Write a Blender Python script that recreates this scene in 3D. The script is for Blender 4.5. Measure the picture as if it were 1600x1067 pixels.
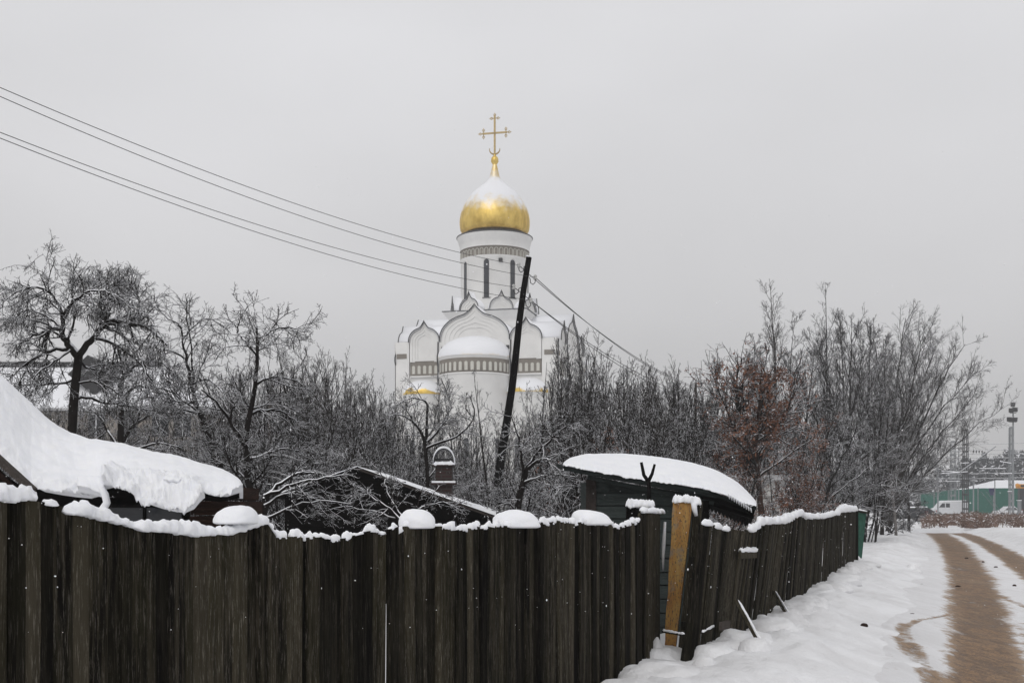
import bpy, math, random
import numpy as np
from mathutils import Vector, Matrix, noise

for o in list(bpy.data.objects): bpy.data.objects.remove(o)
scene = bpy.context.scene
COL = scene.collection
R = math.radians
random.seed(7)
F = 1800.0          # focal length in photo pixels
HZ = 790.0          # horizon row
CZ = 1.9            # eye height

# ------------------------------------------------------------------ camera
cam = bpy.data.cameras.new('camera'); camo = bpy.data.objects.new('camera', cam)
COL.objects.link(camo); scene.camera = camo
cam.sensor_width = 36; cam.lens = F/1600*36
cam.shift_y = (HZ-533.5)/1600
cam.clip_start = .1; cam.clip_end = 4000
camo.location = (0, 0, CZ); camo.rotation_euler = (R(90), 0, 0)

# ------------------------------------------------------------------ world
SUN_EL, SUN_ROT = 42, 200
w = bpy.data.worlds.new('World'); scene.world = w; w.use_nodes = True
nt = w.node_tree; nt.nodes.clear()
wo = nt.nodes.new('ShaderNodeOutputWorld'); bg = nt.nodes.new('ShaderNodeBackground')
sky = nt.nodes.new('ShaderNodeTexSky'); sky.sky_type = 'NISHITA'; sky.sun_disc = False
sky.sun_elevation = R(SUN_EL); sky.sun_rotation = R(SUN_ROT)
hsv = nt.nodes.new('ShaderNodeHueSaturation'); hsv.inputs['Saturation'].default_value = .25; hsv.inputs['Value'].default_value = .05
tc = nt.nodes.new('ShaderNodeTexCoord')
mp = nt.nodes.new('ShaderNodeMapping'); mp.inputs['Scale'].default_value = (1.2, 1.2, 2.6)
nz = nt.nodes.new('ShaderNodeTexNoise'); nz.inputs['Scale'].default_value = 1.6; nz.inputs['Detail'].default_value = 3
rp = nt.nodes.new('ShaderNodeValToRGB')
rp.color_ramp.elements[0].position = .3; rp.color_ramp.elements[0].color = (.70, .70, .71, 1)
rp.color_ramp.elements[1].position = .72; rp.color_ramp.elements[1].color = (.82, .82, .835, 1)
sep = nt.nodes.new('ShaderNodeSeparateXYZ')
r2 = nt.nodes.new('ShaderNodeValToRGB')     # cloud deck: a little darker and warmer near the horizon
r2.color_ramp.elements[0].position = .0; r2.color_ramp.elements[0].color = (.76, .75, .742, 1)
r2.color_ramp.elements[1].position = .38; r2.color_ramp.elements[1].color = (1.03, 1.03, 1.04, 1)
mul = nt.nodes.new('ShaderNodeMix'); mul.data_type = 'RGBA'; mul.blend_type = 'MULTIPLY'; mul.inputs[0].default_value = 1
mx = nt.nodes.new('ShaderNodeMix'); mx.data_type = 'RGBA'; mx.inputs[0].default_value = .1
L = nt.links.new
L(tc.outputs['Generated'], mp.inputs[0]); L(mp.outputs[0], nz.inputs['Vector']); L(nz.outputs[0], rp.inputs[0])
L(tc.outputs['Generated'], sep.inputs[0]); L(sep.outputs[2], r2.inputs[0])
L(rp.outputs[0], mul.inputs[6]); L(r2.outputs[0], mul.inputs[7])
L(sky.outputs[0], hsv.inputs['Color']); L(mul.outputs[2], mx.inputs[6]); L(hsv.outputs[0], mx.inputs[7])
L(mx.outputs[2], bg.inputs[0]); bg.inputs[1].default_value = 1.0
L(bg.outputs[0], wo.inputs[0])

# ------------------------------------------------------------------ sun (overcast: weak and very soft)
sl = bpy.data.lights.new('sun', 'SUN'); sl.energy = .9; sl.angle = R(25); sl.color = (1, .97, .93)
so = bpy.data.objects.new('sun', sl); COL.objects.link(so)
sd = Vector((-math.sin(R(SUN_ROT))*-1*math.cos(R(SUN_EL)), math.cos(R(SUN_ROT))*math.cos(R(SUN_EL)), math.sin(R(SUN_EL))))
so.rotation_euler = sd.to_track_quat('Z', 'Y').to_euler()
scene.view_settings.view_transform = 'Standard'; scene.view_settings.look = 'None'
scene.view_settings.exposure = .07; scene.view_settings.gamma = 1

# ------------------------------------------------------------------ materials
M = {}
def newmat(name):
    m = bpy.data.materials.new(name); m.use_nodes = True
    n = m.node_tree.nodes; b = n['Principled BSDF']; M[name] = m
    return m, m.node_tree, b
def noise_node(t, scale, detail=4, rough=.6, vec=None, coord='Object', mscale=None):
    c = t.nodes.new('ShaderNodeTexCoord'); n = t.nodes.new('ShaderNodeTexNoise')
    n.inputs['Scale'].default_value = scale; n.inputs['Detail'].default_value = detail; n.inputs['Roughness'].default_value = rough
    if mscale:
        q = t.nodes.new('ShaderNodeMapping'); q.inputs['Scale'].default_value = mscale
        t.links.new(c.outputs[coord], q.inputs[0]); t.links.new(q.outputs[0], n.inputs['Vector'])
    else: t.links.new(c.outputs[coord], n.inputs['Vector'])
    return n
def ramp(t, src, stops, interp='LINEAR'):
    r = t.nodes.new('ShaderNodeValToRGB'); r.color_ramp.interpolation = interp
    e = r.color_ramp.elements
    while len(e) < len(stops): e.new(.5)
    for i, (p, c) in enumerate(stops):
        e[i].position = p; e[i].color = (c[0], c[1], c[2], 1) if hasattr(c, '__len__') else (c, c, c, 1)
    t.links.new(src, r.inputs[0]); return r
def mixc(t, fac, a, b, blend='MIX'):
    m = t.nodes.new('ShaderNodeMix'); m.data_type = 'RGBA'; m.blend_type = blend
    if hasattr(fac, 'links') or not isinstance(fac, (int, float)): t.links.new(fac, m.inputs[0])
    else: m.inputs[0].default_value = fac
    for i, v in ((6, a), (7, b)):
        if isinstance(v, tuple): m.inputs[i].default_value = (*v, 1)
        else: t.links.new(v, m.inputs[i])
    return m.outputs[2]
def math_n(t, op, a, b=None, c=None):
    m = t.nodes.new('ShaderNodeMath'); m.operation = op
    for i, v in enumerate((a, b, c)):
        if v is None: continue
        if isinstance(v, (int, float)): m.inputs[i].default_value = v
        else: t.links.new(v, m.inputs[i])
    return m.outputs[0]
def bump(t, b, h, strength=.4, dist=.02):
    n = t.nodes.new('ShaderNodeBump'); n.inputs['Strength'].default_value = strength; n.inputs['Distance'].default_value = dist
    t.links.new(h, n.inputs['Height']); t.links.new(n.outputs[0], b.inputs['Normal'])
def upmask(t, lo, hi, nscale=None, namp=.3):
    g = t.nodes.new('ShaderNodeNewGeometry'); s = t.nodes.new('ShaderNodeSeparateXYZ')
    t.links.new(g.outputs['Normal'], s.inputs[0])
    v = s.outputs[2]
    if nscale:
        n = noise_node(t, nscale, 3)
        v = math_n(t, 'ADD', v, math_n(t, 'MULTIPLY', math_n(t, 'SUBTRACT', n.outputs[0], .5), namp*2))
    mr = t.nodes.new('ShaderNodeMapRange'); mr.interpolation_type = 'SMOOTHSTEP'
    mr.inputs['From Min'].default_value = lo; mr.inputs['From Max'].default_value = hi
    t.links.new(v, mr.inputs['Value']); return mr.outputs[0]
SNOW = (.84, .85, .88)
def plain(name, c, rough=.8, var=.25, nscale=3, metal=0, bumps=0, mscale=None):
    m, t, b = newmat(name)
    n = noise_node(t, nscale, 5, mscale=mscale)
    c0 = tuple(x*(1-var) for x in c); c1 = tuple(min(1, x*(1+var)) for x in c)
    r = ramp(t, n.outputs[0], [(.3, c0), (.7, c1)])
    t.links.new(r.outputs[0], b.inputs['Base Color'])
    b.inputs['Roughness'].default_value = rough; b.inputs['Metallic'].default_value = metal
    if rough > .6: b.inputs['Specular IOR Level'].default_value = .08
    if bumps: bump(t, b, n.outputs[0], bumps, .02)
    return m
def snowy(name, c, lo, hi, nscale=None, namp=.3, rough=.9, var=.4, cn=6, metal=0):
    m, t, b = newmat(name)
    n = noise_node(t, cn, 4)
    r = ramp(t, n.outputs[0], [(.3, tuple(x*(1-var) for x in c)), (.7, tuple(x*(1+var) for x in c))])
    k = upmask(t, lo, hi, nscale, namp)
    t.links.new(mixc(t, k, r.outputs[0], SNOW), b.inputs['Base Color'])
    b.inputs['Roughness'].default_value = rough; b.inputs['Specular IOR Level'].default_value = .06
    if metal: t.links.new(math_n(t, 'SUBTRACT', 1, k), b.inputs['Metallic'])
    return m
# snow: soft lumps, fine grain
m, t, b = newmat('snow')
n1 = noise_node(t, 5, 6, .6); n2 = noise_node(t, 60, 3, .7)
r = ramp(t, n1.outputs[0], [(.3, (.80, .815, .85)), (.7, (.87, .875, .895))])
t.links.new(r.outputs[0], b.inputs['Base Color']); b.inputs['Roughness'].default_value = .75
b.inputs['Subsurface Weight'].default_value = .15; b.inputs['Subsurface Radius'].default_value = (.03, .03, .04)
bump(t, b, math_n(t, 'ADD', n1.outputs[0], math_n(t, 'MULTIPLY', n2.outputs[0], .25)), .5, .03)
# trampled ground snow with faint dirt
m, t, b = newmat('ground_snow')
n1 = noise_node(t, .9, 7, .62); n2 = noise_node(t, 16, 4, .7); n3 = noise_node(t, 2.2, 8, .7, mscale=(1, .4, 1))
base = ramp(t, n1.outputs[0], [(.25, (.66, .655, .66)), (.6, (.82, .825, .84))]).outputs[0]
dirt = ramp(t, n3.outputs[0], [(.62, 0.0), (.74, .35)]).outputs[0]
t.links.new(mixc(t, dirt, base, (.42, .38, .34)), b.inputs['Base Color']); b.inputs['Roughness'].default_value = .8
bump(t, b, math_n(t, 'ADD', math_n(t, 'MULTIPLY', n1.outputs[0], 2.0), math_n(t, 'MULTIPLY', n2.outputs[0], .35)), .7, .08)
# road: packed snow and brown mud in the wheel ruts
m, t, b = newmat('road')
at = t.nodes.new('ShaderNodeAttribute'); at.attribute_name = 'mud'
n1 = noise_node(t, 1.2, 8, .7, mscale=(2.2, .13, 1)); n2 = noise_node(t, 11, 6, .78, mscale=(1, .22, 1)); n3 = noise_node(t, 40, 3, .7)
f = math_n(t, 'ADD', at.outputs['Fac'], math_n(t, 'MULTIPLY', math_n(t, 'SUBTRACT', n2.outputs[0], .5), 1.5))
f = math_n(t, 'ADD', f, math_n(t, 'MULTIPLY', math_n(t, 'SUBTRACT', n1.outputs[0], .5), 1.3))
n4 = noise_node(t, .9, 7, .72, mscale=(1, .5, 1)); f = math_n(t, 'ADD', f, math_n(t, 'MULTIPLY', math_n(t, 'SUBTRACT', n4.outputs[0], .52), 1.5))
mask = ramp(t, f, [(.28, 0.0), (.66, 1.0)]).outputs[0]
mud = ramp(t, n1.outputs[0], [(.3, (.085, .045, .02)), (.48, (.19, .11, .05)), (.62, (.34, .22, .12))]).outputs[0]
mud = mixc(t, ramp(t, n4.outputs[0], [(.42, 0.0), (.56, .75)]).outputs[0], mud, (.30, .17, .075))
mud = mixc(t, ramp(t, n3.outputs[0], [(.38, 1.0), (.5, 0.0)]).outputs[0], mud, (.06, .04, .028))
mud = mixc(t, ramp(t, at.outputs['Fac'], [(.55, .75), (1.0, 0.0)]).outputs[0], mud, (.36, .25, .16))
mud = mixc(t, ramp(t, n2.outputs[0], [(.44, .7), (.52, 0.0)]).outputs[0], mud, (.10, .06, .035))
sn = ramp(t, n1.outputs[0], [(.3, (.70, .695, .70)), (.6, (.82, .82, .835))]).outputs[0]
sn = mixc(t, ramp(t, n2.outputs[0], [(.60, 0.0), (.70, .55)]).outputs[0], sn, (.36, .30, .25))
t.links.new(mixc(t, mask, sn, mud), b.inputs['Base Color']); b.inputs['Roughness'].default_value = .62
bump(t, b, math_n(t, 'ADD', n2.outputs[0], math_n(t, 'MULTIPLY', n3.outputs[0], .4)), .7, .05)
# old fence wood: almost black, green algae, grey worn streaks along the grain
def wood(name, dark, mid, green, light, mapping, lightpos=.66):
    m, t, b = newmat(name)
    oi = t.nodes.new('ShaderNodeObjectInfo'); c = t.nodes.new('ShaderNodeTexCoord')
    off = t.nodes.new('ShaderNodeVectorMath'); off.operation = 'ADD'
    s3 = t.nodes.new('ShaderNodeCombineXYZ')
    for i in range(3): t.links.new(math_n(t, 'MULTIPLY', oi.outputs['Random'], 37.0), s3.inputs[i])
    t.links.new(c.outputs['Object'], off.inputs[0]); t.links.new(s3.outputs[0], off.inputs[1])
    def nn(scale, ms, det=6, ro=.65):
        q = t.nodes.new('ShaderNodeMapping'); q.inputs['Scale'].default_value = ms
        n = t.nodes.new('ShaderNodeTexNoise'); n.inputs['Scale'].default_value = scale; n.inputs['Detail'].default_value = det; n.inputs['Roughness'].default_value = ro
        t.links.new(off.outputs[0], q.inputs[0]); t.links.new(q.outputs[0], n.inputs['Vector']); return n
    g1 = nn(1, mapping); g2 = nn(2.3, (1, 1, .6), 4); g3 = nn(3.2, mapping, 6, .75); g4 = nn(2.0, tuple(x*.5 for x in mapping), 3)
    col = mixc(t, ramp(t, g1.outputs[0], [(.44, 0.0), (.58, 1.0)]).outputs[0], dark, mid)
    col = mixc(t, ramp(t, g2.outputs[0], [(.42, 0.0), (.66, .8)]).outputs[0], col, green)
    col = mixc(t, ramp(t, oi.outputs['Random'], [(0, 0.0), (.6, .10), (.8, .35), (1, .75)]).outputs[0], col, mid)
    k = math_n(t, 'MULTIPLY', ramp(t, g3.outputs[0], [(lightpos-.06, 0.0), (lightpos+.07, 1.0)]).outputs[0], ramp(t, g4.outputs[0], [(.45, 0.0), (.62, 1.0)]).outputs[0])
    col = mixc(t, k, col, light)
    g5 = nn(2.6, tuple(x*1.6 if x > 5 else x*2.5 for x in mapping), 4, .8)
    col = mixc(t, math_n(t, 'MULTIPLY', ramp(t, g5.outputs[0], [(.54, 0.0), (.68, 1.0)]).outputs[0], .6), col, light)
    col = mixc(t, ramp(t, oi.outputs['Random'], [(0, .85), (.3, .5), (.55, .2), (.8, 0.0)]).outputs[0], col, dark)
    t.links.new(col, b.inputs['Base Color'])
    b.inputs['Roughness'].default_value = .85; b.inputs['Specular IOR Level'].default_value = .04
    bump(t, b, g1.outputs[0], .8, .006)
    return m
wood('fence_wood', (.0016, .0013, .0010), (.050, .043, .030), (.020, .018, .008), (.22, .20, .17), (26, 26, 1.1))
wood('green_plank', (.010, .012, .012), (.046, .056, .054), (.030, .045, .042), (.12, .12, .11), (2.0, 2.0, 40))
wood('hut_wood', (.002, .0016, .0016), (.006, .0045, .004), (.004, .003, .003), (.02, .016, .014), (2, 2, 30))
wood('log_wood', (.014, .008, .006), (.05, .026, .019), (.028, .016, .012), (.12, .09, .08), (2, 2, 30))
wood('barge_wood', (.03, .024, .022), (.07, .058, .052), (.05, .045, .04), (.16, .15, .14), (12, 12, 12))
wood('pole_wood', (.003, .0028, .003), (.012, .010, .010), (.007, .006, .006), (.05, .045, .045), (30, 30, 2), .7)
# peeling ochre paint on the gate post
m, t, b = newmat('ochre_paint')
n1 = noise_node(t, 5, 5, .6, mscale=(1.5, 1.5, .5)); n2 = noise_node(t, 26, 6, .75, mscale=(2.2, 2.2, .8)); n3 = noise_node(t, 3.1, 4, .6)
col = ramp(t, n1.outputs[0], [(.3, (.20, .075, .02)), (.5, (.33, .17, .035)), (.72, (.42, .28, .09))]).outputs[0]
col = mixc(t, ramp(t, n2.outputs[0], [(.40, 1.0), (.47, 0.0)]).outputs[0], col, (.05, .04, .03))
col = mixc(t, ramp(t, n3.outputs[0], [(.52, 0.0), (.60, .7)]).outputs[0], col, (.17, .15, .12))
t.links.new(col, b.inputs['Base Color']); b.inputs['Roughness'].default_value = .7; bump(t, b, n2.outputs[0], .6, .01)
snowy('bark', (.017, .0145, .0135), .46, .62, 6, .30)
snowy('bark_grey', (.030, .026, .024), .46, .64, 6, .28)
snowy('bark_pale', (.16, .15, .145), .35, .6, 4, .28)
snowy('bark_red', (.040, .022, .017), .46, .64, 5, .28)
snowy('snowy_twig', (.020, .017, .016), .20, .42, 6, .30)
m, t, b = newmat('brown_leaf'); n = noise_node(t, 4, 3)
t.links.new(mixc(t, upmask(t, .8, .95, 3, .3), ramp(t, n.outputs[0], [(.3, (.10, .038, .022)), (.7, (.28, .12, .065))]).outputs[0], SNOW), b.inputs['Base Color']); b.inputs['Roughness'].default_value = .9
plain('plaster', (.74, .735, .72), .9, .06, .6)
plain('plaster_grey', (.40, .40, .39), .9, .12, .8)
plain('beige_plaster', (.33, .30, .27), .9, .15, .6)
plain('frieze', (.22, .20, .175), .9, .12, 2)
plain('niche', (.56, .55, .50), .9, .06, 2)
plain('dark_metal', (.018, .018, .020), .5, .2, 4)
plain('grey_metal', (.20, .21, .22), .55, .15, 3)
plain('dark_glass', (.025, .028, .034), .15, .3, 2)
plain('wire', (.012, .012, .013), .6, .1, 3)
plain('porcelain', (.45, .45, .44), .3, .1, 6)
plain('rubber', (.012, .012, .013), .7, .2, 5)
plain('white_paint', (.62, .63, .65), .4, .06, 2)
plain('navy_paint', (.015, .018, .07), .4, .1, 4)
plain('orange_paint', (.65, .28, .03), .5, .15, 4)
plain('dark_paint', (.016, .018, .022), .35, .2, 3)
plain('flake', (.9, .9, .92), .7, 0, 3)
plain('red_lamp', (.3, .02, .02), .3, .1, 3)
snowy('snowy_metal', (.10, .105, .115), .35, .6, None)
snowy('snowy_wall', (.022, .12, .092), .5, .8, None, var=.12, cn=1.5)
snowy('green_paint', (.03, .09, .065), .6, .9, None, var=.35, cn=8)
snowy('roof_snow', (.45, .45, .46), -.1, .25, None)
snowy('far_crown', (.028, .034, .042), .35, .9, .25, .25, var=.45, cn=.15)
snowy('weed', (.19, .13, .105), .5, .8, 1.5, .3, var=.45, cn=1.2)
# bricks
m, t, b = newmat('brick')
c = t.nodes.new('ShaderNodeTexCoord'); q = t.nodes.new('ShaderNodeMapping'); q.inputs['Rotation'].default_value = (R(90), 0, 0)
br = t.nodes.new('ShaderNodeTexBrick'); br.inputs['Color1'].default_value = (.030, .011, .009, 1); br.inputs['Color2'].default_value = (.018, .009, .008, 1)
br.inputs['Mortar'].default_value = (.03, .026, .024, 1); br.inputs['Scale'].default_value = 1; br.inputs['Brick Width'].default_value = .2; br.inputs['Row Height'].default_value = .065; br.inputs['Mortar Size'].default_value = .01
t.links.new(c.outputs['Object'], q.inputs[0]); t.links.new(q.outputs[0], br.inputs['Vector']); t.links.new(br.outputs[0], b.inputs['Base Color']); b.inputs['Roughness'].default_value = .9
# gilding with snow frozen on the upper half
def gold(name, lo, hi, nsc, amp):
    m, t, b = newmat(name)
    n1 = noise_node(t, 1.1, 5, .6, mscale=(1, 1, .6)); n2 = noise_node(t, 3.0, 5, .7)
    col = ramp(t, n1.outputs[0], [(.3, (.50, .32, .05)), (.6, (.80, .58, .16))]).outputs[0]
    k = upmask(t, lo, hi, nsc, amp)
    t.links.new(mixc(t, k, col, SNOW), b.inputs['Base Color'])
    t.links.new(math_n(t, 'MULTIPLY', math_n(t, 'SUBTRACT', 1, k), .9), b.inputs['Metallic'])
    b.inputs['Roughness'].default_value = .48; bump(t, b, n2.outputs[0], .35, .05)
gold('gold', 1.2, 1.4, None, 0)
plain('old_gold', (.42, .31, .14), .5, .15, 4, .7)
gold('gold_snow', .12, .62, 1.0, .34)
gold('gold_patchy_snow', .12, .34, .55, .75)
gold('gold_thin_snow', -.25, .1, .7, .30)

# ------------------------------------------------------------------ object helpers
LOC = {}
def P(px, py, D): return Vector(((px-800)/F*D, D, CZ+(HZ-py)/F*D))
def tag(o, label, cat, group=None, kind=None):
    if label: o['label'] = label
    if cat: o['category'] = cat
    if group: o['group'] = group
    if kind: o['kind'] = kind
    return o
def thing(name, label, cat, loc=(0, 0, 0), group=None, rotz=0, local=False):
    o = bpy.data.objects.new(name, None); COL.objects.link(o); o.location = loc; o.rotation_euler = (0, 0, rotz)
    o.empty_display_size = .2
    LOC[o.name] = Vector((0, 0, 0)) if local else Vector(loc)
    return tag(o, label, cat, group)
class MB:
    def __init__(s): s.v = []; s.f = []
    def add(s, vs, fs):
        k = len(s.v); s.v.extend([tuple(v) for v in vs]); s.f.extend([tuple(i+k for i in f) for f in fs]); return s
    def box(s, x0, x1, y0, y1, z0, z1):
        return s.add([(x0,y0,z0),(x1,y0,z0),(x1,y1,z0),(x0,y1,z0),(x0,y0,z1),(x1,y0,z1),(x1,y1,z1),(x0,y1,z1)],
                     [(0,3,2,1),(4,5,6,7),(0,1,5,4),(1,2,6,5),(2,3,7,6),(3,0,4,7)])
    def beam(s, a, b, wd, th, up=(0, 0, 1)):
        a = Vector(a); b = Vector(b); d = (b-a).normalized(); u = Vector(up)
        if abs(d.dot(u)) > .98: u = Vector((0, 1, 0))
        x = d.cross(u).normalized()*wd/2; y = x.cross(d).normalized()*th/2
        vs = [a-x-y, a+x-y, a+x+y, a-x+y, b-x-y, b+x-y, b+x+y, b-x+y]
        return s.add(vs, [(0,3,2,1),(4,5,6,7),(0,1,5,4),(1,2,6,5),(2,3,7,6),(3,0,4,7)])
    def tube(s, pts, rad, n=8, cap=True):
        pts = [Vector(p) for p in pts]; m_ = len(pts)
        rad = rad if hasattr(rad, '__len__') else [rad]*m_
        vs = []; prev = None
        for i, p in enumerate(pts):
            d = (pts[min(i+1, m_-1)]-pts[max(i-1, 0)]).normalized()
            ref = Vector((0, 0, 1)) if abs(d.z) < .93 else Vector((1, 0, 0))
            u = d.cross(ref).normalized()
            if prev is not None and u.dot(prev) < 0: u = -u
            prev = u; v_ = u.cross(d)
            for k in range(n):
                a = 2*math.pi*k/n; vs.append(p+u*math.cos(a)*rad[i]+v_*math.sin(a)*rad[i])
        fs = [(i*n+k, i*n+(k+1) % n, (i+1)*n+(k+1) % n, (i+1)*n+k) for i in range(m_-1) for k in range(n)]
        if cap: fs += [tuple(range(n))[::-1], tuple(range((m_-1)*n, m_*n))]
        return s.add(vs, fs)
    def lathe(s, prof, n=48, c=(0, 0, 0), a0=0, a1=2*math.pi, cap=False):
        full = abs(a1-a0-2*math.pi) < 1e-6; k = n if full else n+1
        vs = [(c[0]+r_*math.cos(a0+(a1-a0)*j/n), c[1]+r_*math.sin(a0+(a1-a0)*j/n), c[2]+z) for r_, z in prof for j in range(k)]
        fs = []
        for i in range(len(prof)-1):
            for j in range(n):
                j2 = (j+1) % k if full else j+1
                fs.append((i*k+j, i*k+j2, (i+1)*k+j2, (i+1)*k+j))
        return s.add(vs, fs)
    def build(s, name, mat, parent=None, smooth=False):
        off = LOC.get(parent.name, Vector((0, 0, 0))) if parent else Vector((0, 0, 0))
        me = bpy.data.meshes.new(name)
        me.from_pydata([(v[0]-off.x, v[1]-off.y, v[2]-off.z) for v in s.v], [], s.f); me.update()
        me.materials.append(M[mat])
        if smooth: me.polygons.foreach_set('use_smooth', [True]*len(me.polygons))
        o = bpy.data.objects.new(name, me); COL.objects.link(o)
        if parent: o.parent = parent; LOC[o.name] = off
        return o
def fbm(x, y, z, o=4): return noise.fractal(Vector((x, y, z)), 1.0, 2.0, o)
def interp(pts, x):
    if x <= pts[0][0]: return pts[0][1]
    for (a, b_), (c_, d) in zip(pts, pts[1:]):
        if x <= c_: return b_+(d-b_)*(x-a)/max(1e-9, c_-a)
    return pts[-1][1]
def resample(pts, n):
    pts = [Vector(p) for p in pts]; d = [0]
    for a, b_ in zip(pts, pts[1:]): d.append(d[-1]+(b_-a).length)
    out = []
    for i in range(n):
        s_ = d[-1]*i/(n-1); k = 0
        while k < len(d)-2 and d[k+1] < s_: k += 1
        f_ = (s_-d[k])/max(1e-9, d[k+1]-d[k]); out.append(pts[k].lerp(pts[k+1], min(1, f_)))
    return out
def smooth_poly(pts, it=2):
    pts = [Vector(p) for p in pts]
    for _ in range(it):
        q = [pts[0]]
        for a, b_ in zip(pts, pts[1:]): q += [a.lerp(b_, .25), a.lerp(b_, .75)]
        q.append(pts[-1]); pts = q
    return pts
def sstep(a, b_, x):
    t_ = max(0, min(1, (x-a)/(b_-a))); return t_*t_*(3-2*t_)

# ------------------------------------------------------------------ ground
def GP(px, py, z=0):
    D = (CZ-z)*F/(py-HZ); return ((px-800)/F*D, D)
left_edge = sorted([GP(1425, 1067)[::-1], GP(1418, 1000)[::-1], GP(1436, 930)[::-1], GP(1452, 880)[::-1], GP(1455, 850)[::-1], GP(1444, 836)[::-1], (6, 1.9), (3, .8), (0, 0), (-20, -8)])
right_edge = sorted([GP(1608, 868)[::-1], GP(1570, 848)[::-1], GP(1530, 836)[::-1], GP(1490, 827)[::-1], (30, 14.5), (20, 11.5), (12, 9), (6, 7.0), (0, 6), (-20, 3)])
TURN = 88.0
def road_d(x, y):
    """>0 inside the road, metres from its nearest edge"""
    if y > TURN+12: return -(y-TURN-12)
    xl = interp(left_edge, y); xr = interp(right_edge, y)
    if y > TURN-6 and x < xr: # the road bends away to the left behind the trees
        return min(xr-x, 3.2-abs(y-(TURN+2)))
    return min(x-xl, xr-x)
def gz(x, y):
    d = road_d(x, y)+(.45*fbm(x*.7, y*.35, 8, 3) if y < 80 else 0)
    k = sstep(-.2, 1.5, -d)
    left = x < interp(left_edge, y)+1 if y < TURN-6 else True
    h = .25 if left else .32
    if y < 60 and d > -3: h += .07*sstep(.9, 1.6, -d)*(1-sstep(1.6, 2.8, -d))
    lump = .07*fbm(x*.9, y*.55, 1.3)+.035*fbm(x*2.4, y*1.7, 5.1, 3)
    z = -.06+(h+.06)*k+lump*k
    if y < 60 and left: z += .06*k*abs(fbm(x*3.2, y*1.3, 9, 4))+.02*k*fbm(x*9, y*4, 2, 3)
    if y > 60: z += .1*fbm(x*.15, y*.15, 2)*sstep(60, 90, y)*k
    return z
ys = [-14, -9, -5, -2]+[0+.35*i for i in range(8)]
y_ = 2.8
while y_ < 3200: ys.append(y_); y_ *= 1.013 if y_ < 110 else 1.05
fine = [i*.075 for i in range(int(.4/.075), int(15/.075))]
NU = 230
vs = []; fs = []
for j, y in enumerate(ys):
    hw = max(26, abs(y)*.75)
    for i in range(NU):
        u = i/(NU-1)
        # columns crowd around the strip right of the fence
        cx = interp([(0, 1.5), (12, 3.0), (31, 11.0), (90, 27.0), (3300, 500)], y)
        s_ = (u-.5)*2; x = cx+(hw*1.25)*(.16*s_+.84*s_**3)
        z = gz(x, y) if y < 220 else .25*1+.0
        vs.append((x, y, z))
fs = [(j*NU+i, j*NU+i+1, (j+1)*NU+i+1, (j+1)*NU+i) for j in range(len(ys)-1) for i in range(NU-1)]
g = MB(); g.v = vs; g.f = fs
tag(g.build('snowy_ground', 'ground_snow', None, True), None, None, kind='structure')

ruts = [([GP(1548, 1160), GP(1545, 1067), GP(1536, 1000), GP(1530, 950), GP(1515, 900), GP(1502, 870), GP(1488, 850), GP(1472, 838), GP(1458, 830), GP(1440, 826), (20, 94)], [.44, .44, .44, .5, .56, .6, .66, .7, .75, .8, .8], 1.0),
        ([GP(1470, 829), GP(1500, 833), GP(1518, 838), GP(1548, 851), GP(1580, 870), GP(1604, 886), GP(1650, 915), GP(1720, 960), GP(1800, 1067)], [.6, .6, .55, .5, .5, .5, .5, .5, .5], 1.0),
        ([GP(1556, 928), GP(1575, 936), GP(1602, 946), GP(1660, 962)], [.09, .10, .10, .1], .62),
        ([GP(1412, 972), GP(1409, 990), GP(1422, 1012), GP(1443, 1040), GP(1470, 1075)], [.13, .15, .16, .15, .15], .66),
        ([GP(1409, 978), GP(1440, 966), GP(1488, 958)], [.09, .09, .09], .62),
        ([GP(1600, 1067), GP(1590, 1010), GP(1600, 970)], [.45, .4, .35], .42)]
def mud_at(x, y):
    best = 0
    for pts, hw, amp in ruts:
        for i in range(len(pts)-1):
            ax, ay = pts[i]; bx, by = pts[i+1]; dx, dy = bx-ax, by-ay
            if y < min(ay, by)-3 or y > max(ay, by)+3: continue
            t_ = max(0, min(1, ((x-ax)*dx+(y-ay)*dy)/(dx*dx+dy*dy)))
            d = math.hypot(x-ax-t_*dx, y-ay-t_*dy); h = hw[i]+(hw[i+1]-hw[i])*t_
            v = amp*(1-sstep(h*.45, h*1.6, d))
            if v > best: best = v
    return best
rys = []; y_ = 3.0
while y_ < TURN+9: rys.append(y_); y_ *= 1.008
NR = 150; vs = []; mud = []
for y in rys:
    xl = interp(left_edge, y)-1.0; xr = interp(right_edge, y)+.8
    if y > TURN-8: xl -= (y-TURN+8)*2.2
    for i in range(NR):
        x = xl+(xr-xl)*i/(NR-1); m_ = mud_at(x, y); d = road_d(x, y)
        z = .0-.035*m_+.012*fbm(x*2, y*1.2, 3, 3)-.10*sstep(.35, .9, -d) ; vs.append((x, y, z)); mud.append(m_)
g = MB(); g.v = vs; g.f = [(j*NR+i, j*NR+i+1, (j+1)*NR+i+1, (j+1)*NR+i) for j in range(len(rys)-1) for i in range(NR-1)]
ro = tag(g.build('road', 'road', None, True), None, None, kind='structure')
a = ro.data.attributes.new('mud', 'FLOAT', 'POINT'); a.data.foreach_set('value', mud)

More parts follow.
